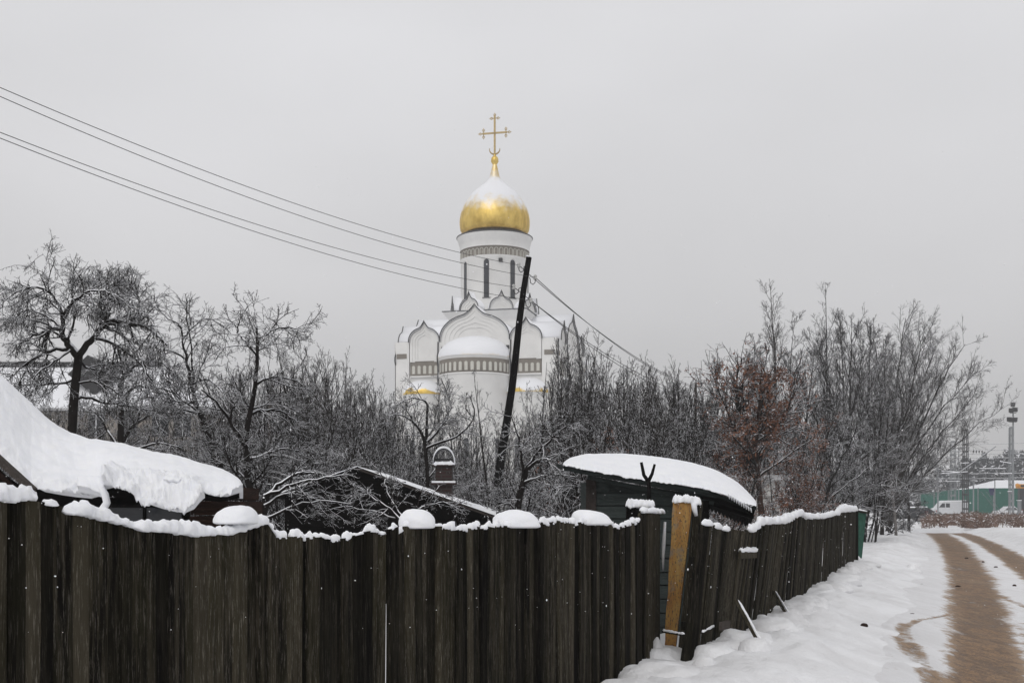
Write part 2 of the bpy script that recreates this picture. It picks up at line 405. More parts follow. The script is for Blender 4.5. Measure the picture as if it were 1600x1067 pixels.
# ------------------------------------------------------------------ snow shapes
def snow_strip(tops, half_w, height, seed=0, n_per=.02, lump=.35, ns=10, taper=True):
    """lumpy ridge of snow lying on a line of points"""
    L_ = sum((Vector(b_)-Vector(a_)).length for a_, b_ in zip(tops, tops[1:]))
    n = max(6, int(L_/n_per)); pts = resample(tops, n); mb = MB(); vs = []
    for i, p in enumerate(pts):
        d = (pts[min(i+1, n-1)]-pts[max(0, i-1)]); d.z = 0; d.normalize(); s_ = Vector((-d.y, d.x, 0))
        e = min(i, n-1-i)/3.0; e = math.sqrt(max(.0, min(1, e))) if taper else 1
        k = 1+lump*1.1*fbm(p.x*5+seed, p.y*5, 0, 2)
        hh = height*max(.35, k)*e; ww = half_w*(.75+.25*k)*max(.15, e)
        for j in range(ns):
            a = -.35*math.pi/2+ (math.pi+.35*math.pi)*j/(ns-1)
            q = p+s_*(-math.cos(a)*ww)+Vector((0, 0, math.sin(a)*hh*(1 if math.sin(a) > 0 else .4)))
            nn = (fbm(q.x*13, q.y*13, q.z*13+seed, 2)*.42+fbm(q.x*38, q.y*38, q.z*38+seed, 2)*.34)*height*e
            vs.append(q+s_*(-math.cos(a)*nn)+Vector((0, 0, nn*abs(math.sin(a))**.5 if math.sin(a) > 0 else -abs(nn)*.8)))
    fs = [(i*ns+j, i*ns+j+1, (i+1)*ns+j+1, (i+1)*ns+j) for i in range(n-1) for j in range(ns-1)]
    fs += [(i*ns+ns-1, i*ns, (i+1)*ns, (i+1)*ns+ns-1) for i in range(n-1)]
    fs += [tuple(range(ns))[::-1], tuple(range((n-1)*ns, n*ns))]
    return mb.add(vs, fs)
def mound(c, rx, ry, rz, seed=0, skew=0, n=40):
    mb = MB(); vs = []; m_ = 20
    for i in range(m_+1):
        e = -.28+ (math.pi/2+.28)*i/m_
        for j in range(n):
            a = 2*math.pi*j/n
            cr = math.cos(e)**.75 if e > 0 else math.cos(e*1.8)
            x = cr*math.cos(a)*rx; y = cr*math.sin(a)*ry; z = (math.sin(e) if e > 0 else math.sin(e)*.35)*rz
            k = 1+.17*fbm(x*4+seed, y*4, z*5, 3)+.03*fbm(x*25+seed, y*25, z*25, 2)
            z *= 1+skew*x/rx*.8
            vs.append((c[0]+x*k, c[1]+y*k, c[2]+z*k))
    fs = [(i*n+j, i*n+(j+1) % n, (i+1)*n+(j+1) % n, (i+1)*n+j) for i in range(m_) for j in range(n)]
    fs.append(tuple(range(n))[::-1]); fs.append(tuple(range(m_*n, m_*n+n)))
    return mb.add(vs, fs)
def blanket(U, L_, DU, DL, thick, n=120, m_=26, rough=.02, seed=0, fr=2.5, under=.10, lipdrop=0, tp=.06):
    """a sheet of snow lying on a sloping roof: U = far edge, L_ = near edge (each a list of (px,py))"""
    u = resample(smooth_poly([P(a, b_, DU) for a, b_ in U], 2), n); l = resample(smooth_poly([P(a, b_, DL) for a, b_ in L_], 1), n)
    top = []; bot = []
    for i in range(n):
        ex = min(1, min(i, n-1-i)/(n*tp)); ex = math.sqrt(ex*(2-ex))
        for j in range(m_):
            s_ = j/(m_-1); s2 = .5-.5*math.cos(math.pi*s_); p = u[i].lerp(l[i], s2)
            prof = math.sin(math.pi*s2)**.45
            q = p+Vector((0, -.25*thick, thick))*prof*ex*.6
            k = fbm(q.x*fr+seed, q.y*fr, q.z*fr, 4)*rough+fbm(q.x*fr*5, q.y*fr*5+seed, q.z*fr*5, 3)*rough*.35
            edge = sstep(.75, 1, s2)
            q += Vector((0, -k, k*(1+edge)))
            if lipdrop: q.z -= edge*lipdrop*abs(fbm(q.x*14, 0, seed, 4))
            top.append(q); bot.append(p+Vector((0, .05, -under*max(.1, prof))))
    mb = MB(); vs = top+bot; N = n*m_; fs = []
    for i in range(n-1):
        for j in range(m_-1):
            a = i*m_+j; fs.append((a, a+1, a+m_+1, a+m_)); fs.append((N+a, N+a+m_, N+a+m_+1, N+a+1))
        fs.append((i*m_, i*m_+m_, N+i*m_+m_, N+i*m_)); e = i*m_+m_-1; fs.append((e, N+e, N+e+m_, e+m_))
    for i in (0, n-1):
        for j in range(m_-1):
            a = i*m_+j; fs.append((a, N+a, N+a+1, a+1) if i == 0 else (a, a+1, N+a+1, N+a))
    return mb.add(vs, fs)

# ------------------------------------------------------------------ church
CX, CY = (773-800)/F*130, 130.0
ch = thing('church', 'white church with a tall drum, snow capped golden onion dome and three apses', 'church', (CX, CY, 0), rotz=R(-13), local=True)
LOC[ch.name] = Vector((0, 0, 0))
def ogee(w_, h, tip, leg=0, n=30):
    out = [(-w_, -leg)] if leg else []
    for i in range(n+1):
        a = math.pi*i/n; x = -w_*math.cos(a); z = h*math.sin(a)**.85
        z += tip*max(0, 1-abs(x)/(.34*w_))**1.8; out.append((x, z))
    if leg: out.append((w_, -leg))
    return out
def rot_add(mb, src, ang, off=(0, 0, 0)):
    c, s_ = math.cos(ang), math.sin(ang)
    vs = [((x+off[0])*c-(y+off[1])*s_, (x+off[0])*s_+(y+off[1])*c, z+off[2]) for x, y, z in src.v]
    return mb.add(vs, src.f)
def bay(w_, h, tip, leg, y0, depth, steps=3, tk=.09, shrink=.16):
    mb = MB(); prev = None; rings = []
    for k in range(steps+1):
        ww = w_*(1-shrink*k); hh = h*(1-shrink*k*1.0); o_ = ogee(ww, hh, tip*(1-.28*k), leg)
        rings.append(o_)
    for k in range(steps):
        y = y0+tk*k; a = rings[k]; b_ = rings[k+1]; n = len(a)
        mb.add([(x, y, z) for x, z in a]+[(x, y, z) for x, z in b_], [(i, i+1, n+i+1, n+i) for i in range(n-1)])
        mb.add([(x, y, z) for x, z in b_]+[(x, y+tk, z) for x, z in b_], [(i, i+1, n+i+1, n+i) for i in range(n-1)])
    b_ = rings[-1]; n = len(b_); mb.add([(x, y0+tk*steps, z) for x, z in b_]+[(x, y0+tk*steps, -leg) for x, z in b_], [(i, i+1, n+i+1, n+i) for i in range(n-1)])
    # body of the vault
    a = ogee(w_, h, tip, 0); n = len(a)
    mb.add([(x, y0+depth, z) for x, z in a]+[(x, y0+depth, 0) for x, z in a], [(i, i+1, n+i+1, n+i) for i in range(n-1)])
    return mb
def vault_roof(w_, h, tip, y0, depth, th=.1):
    a = ogee(w_+th, h+th, tip, 0); b_ = ogee(w_-.02, h-.02, tip, 0); n = len(a); mb = MB()
    vs = [(x, y0-.18, z) for x, z in a]+[(x, y0+depth, z) for x, z in a]+[(x, y0-.18, z) for x, z in b_]
    fs = [(i, n+i, n+i+1, i+1) for i in range(n-1)]+[(i, i+1, 2*n+i+1, 2*n+i) for i in range(n-1)]
    return mb.add(vs, fs)
def trim(w_, h, tip, y0, r_=.055, th=.1):
    return MB().tube([(x, y0-.2, z) for x, z in ogee(w_+th, h+th, tip, 0, 40)], r_, 6)
wall = MB(); roof = MB(); edge = MB(); fz = MB(); nich = MB()
H2 = 8.5; ZS = 19.3
wall.box(-H2, H2, -H2, H2, 0, ZS)
snowtop = MB().box(-H2+.02, H2-.02, -H2+.02, H2-.02, ZS+.003, ZS+.16)
def one(name, src, mat, parent, A, off=(0, 0, 0), smooth=False):
    return rot_add(MB(), src, A, off).build(name, mat, parent, smooth)
def gable(A, off, w_, h, tip, leg, y0, bd, steps, tk, shrink, rd, th=.1, r_=.055):
    g_ = one('gable', bay(w_, h, tip, leg, y0, bd, steps, tk, shrink), 'plaster', ch, A, off)
    one('roof', vault_roof(w_, h, tip, y0, rd, th), 'roof_snow', g_, A, off, True); one('roof_edge', trim(w_, h, tip, y0, r_, th), 'dark_metal', g_, A, off); return g_
for q in range(4):
    A = q*math.pi/2
    gable(A, (0, 0, ZS), 3.72, 2.75, 1.0, 2.1, -8.82, 4.4, 4, .075, .12, 4.6)
    for sx in (-1, 1):
        gable(A, (sx*5.55, 0, ZS), 1.62, 1.45, .72, 2.1, -8.8, 3.0, 3, .085, .17, 4.6)
        rot_add(wall, MB().box(sx*3.82-.22, sx*3.82+.22, -8.93, -8.4, 0, ZS-.05), A)
        rot_add(wall, MB().box(min(sx*7.25, sx*8.78), max(sx*7.25, sx*8.78), -8.86, -8.4, 0, ZS+.05), A)
        one('capital', MB().box(min(sx*7.5, sx*8.6), max(sx*7.5, sx*8.6), -8.92, -8.8, 17.6, 18.1), 'frieze', ch, A)
        x0, x1 = (sx*5.55-1.6, sx*5.55+1.6)
        fr__ = one('frieze', MB().box(x0, x1, -8.66, -8.45, 15.75, 17.3), 'frieze', ch, A)
        rot_add(wall, MB().box(x0, x1, -8.74, -8.45, 17.3+.002, 17.42), A); rot_add(wall, MB().box(x0, x1, -8.74, -8.45, 15.6, 15.748), A)
        nn_ = MB()
        for k in range(5):
            cx = x0+.36+k*.62
            pts = [(-.17, 0), (.17, 0)]+[(.17*math.cos(a_), .72+.17*math.sin(a_)) for a_ in [math.pi*i/8 for i in range(9)]]
            nn_.add([(cx+x, -8.69, 15.95+z) for x, z in pts], [tuple(range(len(pts)))])
        one('niche_row', nn_, 'niche', fr__, A)
    if q:
        for cx in (-5.55, 0, 5.55): one('window', MB().box(cx-.3, cx+.3, -8.56, -8.45, 6, 11), 'dark_glass', ch, A)
wall_o = wall.build('wall', 'plaster', ch); snowtop.build('roof', 'roof_snow', ch)
# podium under the drum
pod = MB()
hw = [(4.05, 18.9), (4.05, 22.0), (4.15, 22.25), (4.45, 22.7), (4.72, 23.05), (4.72, 23.15)]
vs = []; 
for h, z in hw: vs += [(-h, -h, z), (h, -h, z), (h, h, z), (-h, h, z)]
pod.add(vs, [(i*4+k, i*4+(k+1) % 4, (i+1)*4+(k+1) % 4, (i+1)*4+k) for i in range(len(hw)-1) for k in range(4)]+[(20, 21, 22, 23)])
pod.build('podium', 'plaster', ch); MB().box(-4.8, 4.8, -4.8, 4.8, 23.152, 23.24).build('podium_cap', 'snowy_metal', ch)
# drum
R0 = 3.80
drum = MB().lathe([(R0, 23), (R0, 29.15), (R0+.12, 29.3), (R0+.12, 29.42)], 96)
drum.lathe([(R0+.12, 30.42), (R0+.1, 30.6), (R0+.16, 30.75), (R0+.16, 31.15), (R0+.26, 31.25), (R0+.3, 31.6), (R0+.42, 31.75), (R0+.46, 31.95), (R0+.3, 32.1), (3.3, 32.3)], 96)
dr = drum.build('drum', 'plaster', ch, True)
MB().lathe([(R0+.12, 29.42), (R0+.06, 29.43), (R0+.06, 30.41), (R0+.12, 30.42)], 96).build('frieze', 'frieze', dr, True)
MB().lathe([(R0+.44, 31.93), (R0+.52, 31.95), (R0+.52, 32.02), (R0+.30, 32.15)], 96).build('cornice_edge', 'dark_metal', dr, True)
arc = MB()
for k in range(44):
    a_ = 2*math.pi*k/44
    c_, s_ = math.cos(a_), math.sin(a_)
    pts = [(.19*math.cos(b_), 30.0+.19*math.sin(b_)) for b_ in [math.pi*i/8 for i in range(9)]]
    pts = [(.19, 29.45)]+pts+[(-.19, 29.45)]
    arc.tube([((R0+.07)*c_-x*s_, (R0+.07)*s_+x*c_, z) for x, z in pts], .035, 5)
arc.build('arcade', 'niche', dr)
for k in range(8):
    a_ = -math.pi/2+k*math.pi/4+.001
    c_, s_ = math.cos(a_), math.sin(a_)
    def pr(x, z, r_): 
        aa = a_+x/R0; return (r_*math.cos(aa), r_*math.sin(aa), z)
    zz0, zz1 = 24.75, 28.65; hwid = .29
    out = [(-hwid, zz0)]+[(-hwid*math.cos(b_), zz1+hwid*math.sin(b_)) for b_ in [math.pi*i/8 for i in range(9)]]+[(hwid, zz0)]
    pane = MB().add([pr(x, z, R0+.03) for x, z in out], [tuple(range(len(out)))])
    wobj = pane.build('window', 'dark_glass', dr)
    big = [(x*1.55, z if z < zz1 else zz1+(z-zz1)*1.55) for x, z in out]
    MB().tube([pr(x, z, R0+.03) for x, z in big], .06, 6).build('window_frame', 'plaster', wobj)
    MB().beam(pr(-.45, zz0-.05, R0+.05), pr(.45, zz0-.05, R0+.05), .14, .06).build('sill', 'dark_metal', wobj)
for k in range(8):
    A = (k+.5)*math.pi/4
    g_ = gable(A, (0, 0, 23.4), 1.22, 1.15, .75, .001, -4.62, .9, 3, .07, .2, 1.4, .07, .045)
    one('gable_base', MB().box(-1.22, 1.22, -4.615, -3.6, 23.1, 23.41), 'plaster', g_, A)
MB().box(1.35, 1.75, -3.72, -3.4, 28.6, 29.0).build('vent', 'dark_metal', dr)
def zpx(y): return CZ+(HZ-y)*.0722
prof = [(47, 366), (53.2, 363), (54.6, 355), (55, 347.5), (54, 338), (52, 330.6), (48.5, 322), (44, 315), (38.5, 307), (32, 300), (25.5, 295), (20, 290.5), (14, 286), (9.7, 281), (7.6, 276), (5.6, 267), (3.3, 257)]
pp = [(r_*.0722, zpx(y)) for r_, y in prof]
dm = MB().lathe([(p.x, p.z) for p in smooth_poly([Vector((r_, 0, z)) for r_, z in pp], 1)], 96).build('dome', 'gold_snow', ch, True)
ball = [(.22, zpx(257)), (.30, zpx(256)), (.42, zpx(253)), (.42, zpx(249)), (.34, zpx(246)), (.16, zpx(244)), (.14, zpx(242))]
MB().lathe(ball, 24).build('finial', 'gold', dm, True)
cr = MB(); zc = zpx(208); zt = zpx(180); ang = 0
cr.box(-.095, .095, -.08, .08, zpx(243), zt); cr.box(-1.45, 1.45, -.079, .079, zc-.085, zc+.085)
def trefoil(cx, cz, dx, dz):
    for (ox, oz) in ((dx*.38, dz*.38), (dz*.38, dx*.38), (-dz*.38, -dx*.38)):
        cr.tube([(cx, 0, cz), (cx+ox, 0, cz+oz)], [.05, .04], 6)
        cr.tube([(cx+ox+.12*math.cos(t_), 0, cz+oz+.12*math.sin(t_)) for t_ in [2*math.pi*i/10 for i in range(11)]], .045, 5)
        cr.tube([(cx+ox*1.3, 0, cz+oz*1.3), (cx+ox*1.75, 0, cz+oz*1.75)], [.05, .012], 5)
trefoil(-1.3, zc, -1, 0); trefoil(1.3, zc, 1, 0); trefoil(0, zpx(185), 0, 1)
cr.lathe([(.001, -.2), (.2, 0), (.001, .2)], 12, (0, 0, zc))
cr.tube([(.60*math.cos(t_), 0, zpx(233.5)+.55*math.sin(t_)) for t_ in [math.pi*(1.02-.04+i*1.14/16-.07) for i in range(17)]], [.03+.07*math.sin(math.pi*i/16) for i in range(17)], 6)
cr.build('cross', 'old_gold', dm)
# apses
def apse(cx, rad, ztop, zpeak, band, mat, n=40):
    a0, a1 = math.pi*.98, math.pi*2.02
    c = (cx, -8.45, 0)
    ap = MB().lathe([(rad, 0), (rad, ztop-.35), (rad+.12, ztop-.2), (rad+.2, ztop-.02)], n, c, a0, a1).build('apse', 'plaster', ch, True)
    dom = [((rad+.24)*math.cos(t_)**.92, ztop+(zpeak-ztop)*math.sin(t_)) for t_ in [math.pi/2*i/12*.985 for i in range(13)]]
    MB().lathe([(rad+.24, ztop-.06)]+dom, n, c, a0, a1).build('apse_roof', mat, ap, True)
    if band:
        z0, z1 = band
        MB().lathe([(rad+.001, z0), (rad+.05, z0+.01), (rad+.05, z1), (rad+.001, z1+.01)], n, c, a0, a1).build('frieze', 'frieze', ap, True)
        MB().lathe([(rad, z0-.22), (rad+.14, z0-.16), (rad+.14, z0-.04), (rad, z0)], n, c, a0, a1).build('string_course', 'plaster', ap, True)
        nm = MB()
        cnt = int(math.pi*rad/.62)
        for k in range(cnt):
            am = math.pi+math.pi*(k+.5)/cnt
            pts = [(-.17, 0), (.17, 0)]+[(.17*math.cos(a_), .75+.17*math.sin(a_)) for a_ in [math.pi*i/8 for i in range(9)]]
            nm.add([(cx+(rad+.09)*math.cos(am+x/rad), -8.45+(rad+.09)*math.sin(am+x/rad), z0+.16+z) for x, z in pts], [tuple(range(len(pts)))])
        nm.build('niche_row', 'niche', ap)
    for k in ((-.9, 0, .9) if band else (-.35,)):
        am = 1.5*math.pi+k; wp = [(-.28, 0), (.28, 0)]+[(.28*math.cos(a_), 3.4+.28*math.sin(a_)) for a_ in [math.pi*i/8 for i in range(9)]]
        MB().add([(cx+(rad+.03)*math.cos(am+x/rad), -8.45+(rad+.03)*math.sin(am+x/rad), 5.2+z) for x, z in wp], [tuple(range(len(wp)))]).build('window', 'dark_glass', ap)
apse(0, 3.75, 17.45, 19.75, (15.65, 17.1), 'gold_thin_snow'); apse(-5.65, 2.05, 13.7, 15.3, None, 'gold_patchy_snow'); apse(5.65, 2.05, 13.7, 15.3, None, 'gold_patchy_snow')
for sx in (-3.45, 3.6): MB().box(sx-.18, sx+.18, -8.97, -8.8, 18.3, 18.7).build('vent', 'dark_metal', ch)
for (x, y) in [(-8.75, -8.75), (-3.95, -9.05), (3.95, -9.05), (8.95, -8.7), (9.05, -3.85), (9.05, 3.85), (9.05, 8.7)]:
    zt_ = ZS-.3
    MB().tube([(x, y, zt_+.25), (x, y-.05, zt_-.9), (x, y-.3, zt_-1.3), (x, y-.3, zt_-1.7), (x, y-.05, zt_-2.1), (x, y-.05, 0)], .075, 6).build('drainpipe', 'dark_metal', ch)
for sx in (-6.8,): MB().tube([(-6.2, -6.9, ZS+.9), (-6.2, -6.2, ZS+1.6)], .03, 5)

# ------------------------------------------------------------------ trees
def norm(v):
    l = math.sqrt(v[0]*v[0]+v[1]*v[1]+v[2]*v[2]) or 1; return (v[0]/l, v[1]/l, v[2]/l)
G = random.gauss; U_ = random.uniform
def spawn(out, pts, rads, L_, lev, prm, d0=None):
    if lev+1 >= len(prm): return
    n = prm[lev]['kids']; n = int(n*U_(.8, 1.2)+.5); q = prm[lev+1]
    for _ in range(n):
        t_ = U_(prm[lev].get('start', .15), 1)**prm[lev].get('bias', .8); f_ = t_*(len(pts)-1); i = min(int(f_), len(pts)-2); f_ -= i
        a = pts[i]; b_ = pts[i+1]; p = tuple(a[k]+(b_[k]-a[k])*f_ for k in range(3)); d = norm([b_[k]-a[k] for k in range(3)])
        rr = rads[i]+(rads[i+1]-rads[i])*f_
        x = norm((G(0, 1), G(0, 1), G(0, 1))); dt = sum(x[k]*d[k] for k in range(3)); x = norm([x[k]-dt*d[k] for k in range(3)])
        an = q['ang']*U_(.6, 1.3); c_, s_ = math.cos(an), math.sin(an)
        kd = norm([d[k]*c_+x[k]*s_ for k in range(3)])
        grow(out, p, kd, q['len']*(L_ if q.get('rel', True) else 1)*U_(.5, 1.15)*(1.25-prm[lev].get('tap', .65)*t_), min(rr*.75, max(rr*q.get('rk', .5), q['rmin'])), lev+1, prm)
def grow(out, p, d, L_, r, lev, prm):
    q = prm[lev]; n = q['n']; pts = [tuple(p)]; rads = [r]; st = L_/n; tip = q['rmin']*.7
    tr = q['trop']; wg = q['wig']
    for i in range(n):
        d = norm((d[0]+G(0, wg), d[1]+G(0, wg), d[2]+G(0, wg)+tr*(1+.6*i/n))); l = pts[-1]
        pts.append((l[0]+d[0]*st, l[1]+d[1]*st, l[2]+d[2]*st)); rads.append(r+(tip-r)*(i+1)/n)
    out.append((lev, pts, rads)); spawn(out, pts, rads, L_, lev, prm)
def tubes(polys, ns):
    V = []; Fc = []; base = 0
    ca = np.cos(2*np.pi*np.arange(ns)/ns); sa = np.sin(2*np.pi*np.arange(ns)/ns)
    by = {}
    for lev, pts, rads in polys: by.setdefault(len(pts), []).append((pts, rads))
    for m_, lst in by.items():
        Pn = np.array([a for a, _ in lst], dtype=float); Rn = np.array([b_ for _, b_ in lst], dtype=float)
        T = np.empty_like(Pn); T[:, 1:-1] = Pn[:, 2:]-Pn[:, :-2]; T[:, 0] = Pn[:, 1]-Pn[:, 0]; T[:, -1] = Pn[:, -1]-Pn[:, -2]
        T /= np.maximum(1e-9, np.linalg.norm(T, axis=2, keepdims=True))
        Uv = np.stack([T[..., 1]+1e-4, -T[..., 0], np.zeros_like(T[..., 0])], -1); Uv /= np.maximum(1e-9, np.linalg.norm(Uv, axis=2, keepdims=True))
        W = np.cross(Uv, T)
        ring = Pn[:, :, None]+Rn[:, :, None, None]*(Uv[:, :, None]*ca[None, None, :, None]+W[:, :, None]*sa[None, None, :, None])
        K = len(lst); V.append(ring.reshape(-1, 3))
        idx = (np.arange(K)[:, None, None]*m_+np.arange(m_-1)[None, :, None])*ns+np.arange(ns)[None, None, :]
        nx = (np.arange(K)[:, None, None]*m_+np.arange(m_-1)[None, :, None])*ns+(np.arange(ns)[None, None, :]+1) % ns
        Fc.append((np.stack([idx, nx, nx+ns, idx+ns], -1)).reshape(-1, 4)+base); base += K*m_*ns
    return np.concatenate(V), np.concatenate(Fc)
def np_mesh(name, V, Fq, mat, parent=None, smooth=False):
    off = LOC.get(parent.name, Vector((0, 0, 0))) if parent else Vector((0, 0, 0))
    V = V-np.array(off)[None]
    me = bpy.data.meshes.new(name); k = Fq.shape[1]
    me.vertices.add(len(V)); me.vertices.foreach_set('co', V.astype(np.float32).ravel())
    me.loops.add(Fq.size); me.loops.foreach_set('vertex_index', Fq.astype(np.int32).ravel())
    me.polygons.add(len(Fq)); me.polygons.foreach_set('loop_start', np.arange(0, Fq.size, k, dtype=np.int32)); me.polygons.foreach_set('loop_total', np.full(len(Fq), k, dtype=np.int32))
    me.update(calc_edges=True); me.validate(); me.materials.append(M[mat])
    if smooth: me.polygons.foreach_set('use_smooth', [True]*len(Fq))
    o = bpy.data.objects.new(name, me); COL.objects.link(o)
    if parent: o.parent = parent; LOC[o.name] = off
    return o
def tree_mesh(root, out, mat, tlev=0, matc=None, thick=1):
    tr = [q for q in out if q[0] <= tlev]; cr_ = [q for q in out if q[0] > tlev]
    if tr: np_mesh('trunk', *tubes(tr, 8), mat, root, True)
    if cr_: np_mesh('crown', *tubes(cr_, 4), matc or mat, root)
def leaves(root, out, lev, frac, size, mat='brown_leaf', zr=None, cond=None):
    vs = []; fs = []
    for l, pts, rads in out:
        if l < lev: continue
        for p in pts[1:]:
            if random.random() > frac: continue
            if cond and not cond(p): continue
            a = norm((G(0, 1), G(0, 1), G(0, .6))); b_ = norm((G(0, 1), G(0, 1), G(0, 1))); s_ = size*U_(.6, 1.3); k = len(vs)
            vs += [p, (p[0]+a[0]*s_+b_[0]*s_*.4, p[1]+a[1]*s_+b_[1]*s_*.4, p[2]+a[2]*s_-s_*.2), (p[0]+a[0]*s_*1.6, p[1]+a[1]*s_*1.6, p[2]+a[2]*s_*1.6-s_*.5), (p[0]+a[0]*s_-b_[0]*s_*.4, p[1]+a[1]*s_-b_[1]*s_*.4, p[2]+a[2]*s_-s_*.4)]
            fs.append((k, k+1, k+2, k+3))
    return np_mesh('leaves', np.array(vs), np.array(fs), mat, root)
def limb(out, pxs, D, r0, r1, lev, prm, dz=1.0, kids=None, n=12, wob=.02):
    """a limb that follows a line seen in the photograph; depth wanders"""
    dd = D; pts = []
    drift = U_(-dz, dz)
    for i, (a, b_) in enumerate(pxs):
        pts.append(P(a, b_, D+drift*i/max(1, len(pxs)-1)))
    L_ = sum((b_-a).length for a, b_ in zip(pts, pts[1:])); n = max(n, len(pxs)*3)
    pts = [tuple(p) for p in resample(smooth_poly(pts, 2), n)]
    pts = [pts[0]]+[tuple(c+G(0, wob*.5) for c in p) for p in pts[1:]]
    rads = [r0+(r1-r0)*(i/(n-1))**.8 for i in range(n)]
    out.append((lev, pts, rads))
    if kids is not None:
        q = dict(prm[lev]); q['kids'] = kids; prm = list(prm); prm[lev] = q
    spawn(out, pts, rads, L_, lev, prm)
    return pts

def apple_prm(s=1, rmin=.0045, up=.0, k=(10, 9, 6)):
    k = (k[0], int(k[1]*1.25), k[2]+1)
    return [dict(n=8, wig=.1, trop=.05, kids=k[0], start=.3, rmin=.02, ang=.8, len=.8),
            dict(n=7, wig=.13, trop=up+.03, kids=k[1], start=.15, rmin=.009, ang=.95, len=1.0*s, rel=False, rk=.5),
            dict(n=6, wig=.13, trop=up-.06, kids=k[2], start=.1, rmin=.0058, ang=.9, len=.62*s, rel=False, rk=.55),
            dict(n=4, wig=.14, trop=up-.05, kids=4, start=.1, rmin=rmin, ang=.9, len=.27*s, rel=False, rk=.6),
            dict(n=2, wig=.2, trop=.02, kids=0, rmin=rmin*.8, ang=1.0, len=.09*s, rel=False, rk=.8)]
# --- big apple tree on the left
D = 18.0
t1 = thing('apple_tree', 'old spreading apple tree with arching snowy twigs behind the snow covered shed roof', 'tree', P(104, 1000, D)*1, group=None)
t1.location.z = .2; LOC[t1.name] = Vector(t1.location)
out = []; pr_ = apple_prm(1.0, .0045, -.01, (9, 9, 7))
q0 = [dict(pr_[0], kids=0)]+pr_[1:]
limb(out, [(103, 965), (106, 760), (112, 680), (116, 630), (119, 590), (123, 552)], D, .088, .064, 0, q0, dz=.05, kids=0)
L1 = [([(122, 556), (140, 535), (158, 512), (170, 502), (186, 500), (205, 504), (235, 512), (262, 540)], .075, .015, 17),
      ([(122, 556), (108, 540), (100, 528), (97, 515), (88, 512), (60, 520), (30, 535)], .07, .012, 15),
      ([(100, 526), (98, 505), (95, 480), (80, 458), (62, 446), (30, 455), (5, 470)], .04, .010, 15),
      ([(165, 506), (172, 492), (166, 480), (155, 470), (160, 455), (185, 445)], .03, .010, 15),
      ([(97, 500), (105, 480), (125, 462), (150, 452), (185, 462), (205, 480)], .03, .010, 17),
      ([(66, 446), (70, 425), (74, 405), (66, 395)], .014, .006, 4),
      ([(148, 528), (180, 535), (215, 560), (240, 600)], .035, .01, 13),
      ([(108, 545), (80, 545), (45, 565), (15, 590)], .035, .01, 13),
      ([(120, 560), (135, 575), (165, 580), (200, 600)], .03, .01, 9),
      ([(118, 590), (100, 600), (60, 600), (20, 603)], .025, .01, 9),
      ([(112, 625), (135, 620), (160, 632), (185, 628), (215, 640), (240, 640)], .03, .012, 8),
      ([(100, 500), (115, 470), (110, 450), (125, 430)], .02, .008, 12),
      ([(205, 504), (220, 480), (215, 465), (200, 450)], .022, .008, 14), ([(150, 520), (140, 490), (135, 470), (150, 440)], .022, .008, 14),
      ([(97, 515), (70, 490), (45, 480), (20, 500)], .025, .008, 15), ([(112, 545), (95, 560), (60, 580), (35, 620)], .025, .008, 12),
      ([(160, 510), (200, 525), (225, 560), (225, 610)], .025, .008, 13), ([(116, 600), (140, 595), (170, 600), (195, 630)], .022, .008, 10)]
for px_, a, b_, k in L1: limb(out, px_, D, a, b_, 1, pr_, dz=1.3, kids=int(k*1.5))
tree_mesh(t1, out, 'bark')
# --- apple behind it with a dark hooked trunk
def px_tree(name, label, cat, base, D, limbs, prm, mat='bark', trunk_n=1, dz=1.0, group=None, matc=None, zb=.2):
    r = thing(name, label, cat, (P(base, 790, D).x, D, zb), group)
    out = []
    for i, (px_, a, b_, k) in enumerate(limbs):
        if i < trunk_n: limb(out, px_, D, a, b_, 0, [dict(prm[0])]+prm[1:], dz=.1, kids=k)
        else: limb(out, px_, D, a, b_, 1, prm, dz=dz, kids=k)
    tree_mesh(r, out, mat, 0, matc); return r, out
pA = apple_prm(1.25, .006, 0, (4, 8, 6))
px_tree('apple_tree', 'low apple tree with a black hooked trunk in front of the far snowy roof', 'tree', 192, 24,
        [([(180, 960), (188, 760), (190, 680), (189, 640), (189, 585), (203, 577)], .13, .05, 3),
         ([(189, 628), (200, 610), (215, 603), (240, 606), (262, 608), (285, 620)], .045, .014, 10),
         ([(200, 578), (220, 565), (245, 560), (270, 580)], .04, .012, 10), ([(190, 600), (170, 575), (150, 570)], .03, .01, 8),
         ([(192, 690), (205, 665), (230, 650), (262, 640), (290, 650)], .05, .012, 10), ([(186, 700), (170, 680), (158, 650), (140, 640)], .05, .012, 9),
         ([(188, 720), (215, 700), (250, 690), (285, 700)], .045, .012, 9)], pA)
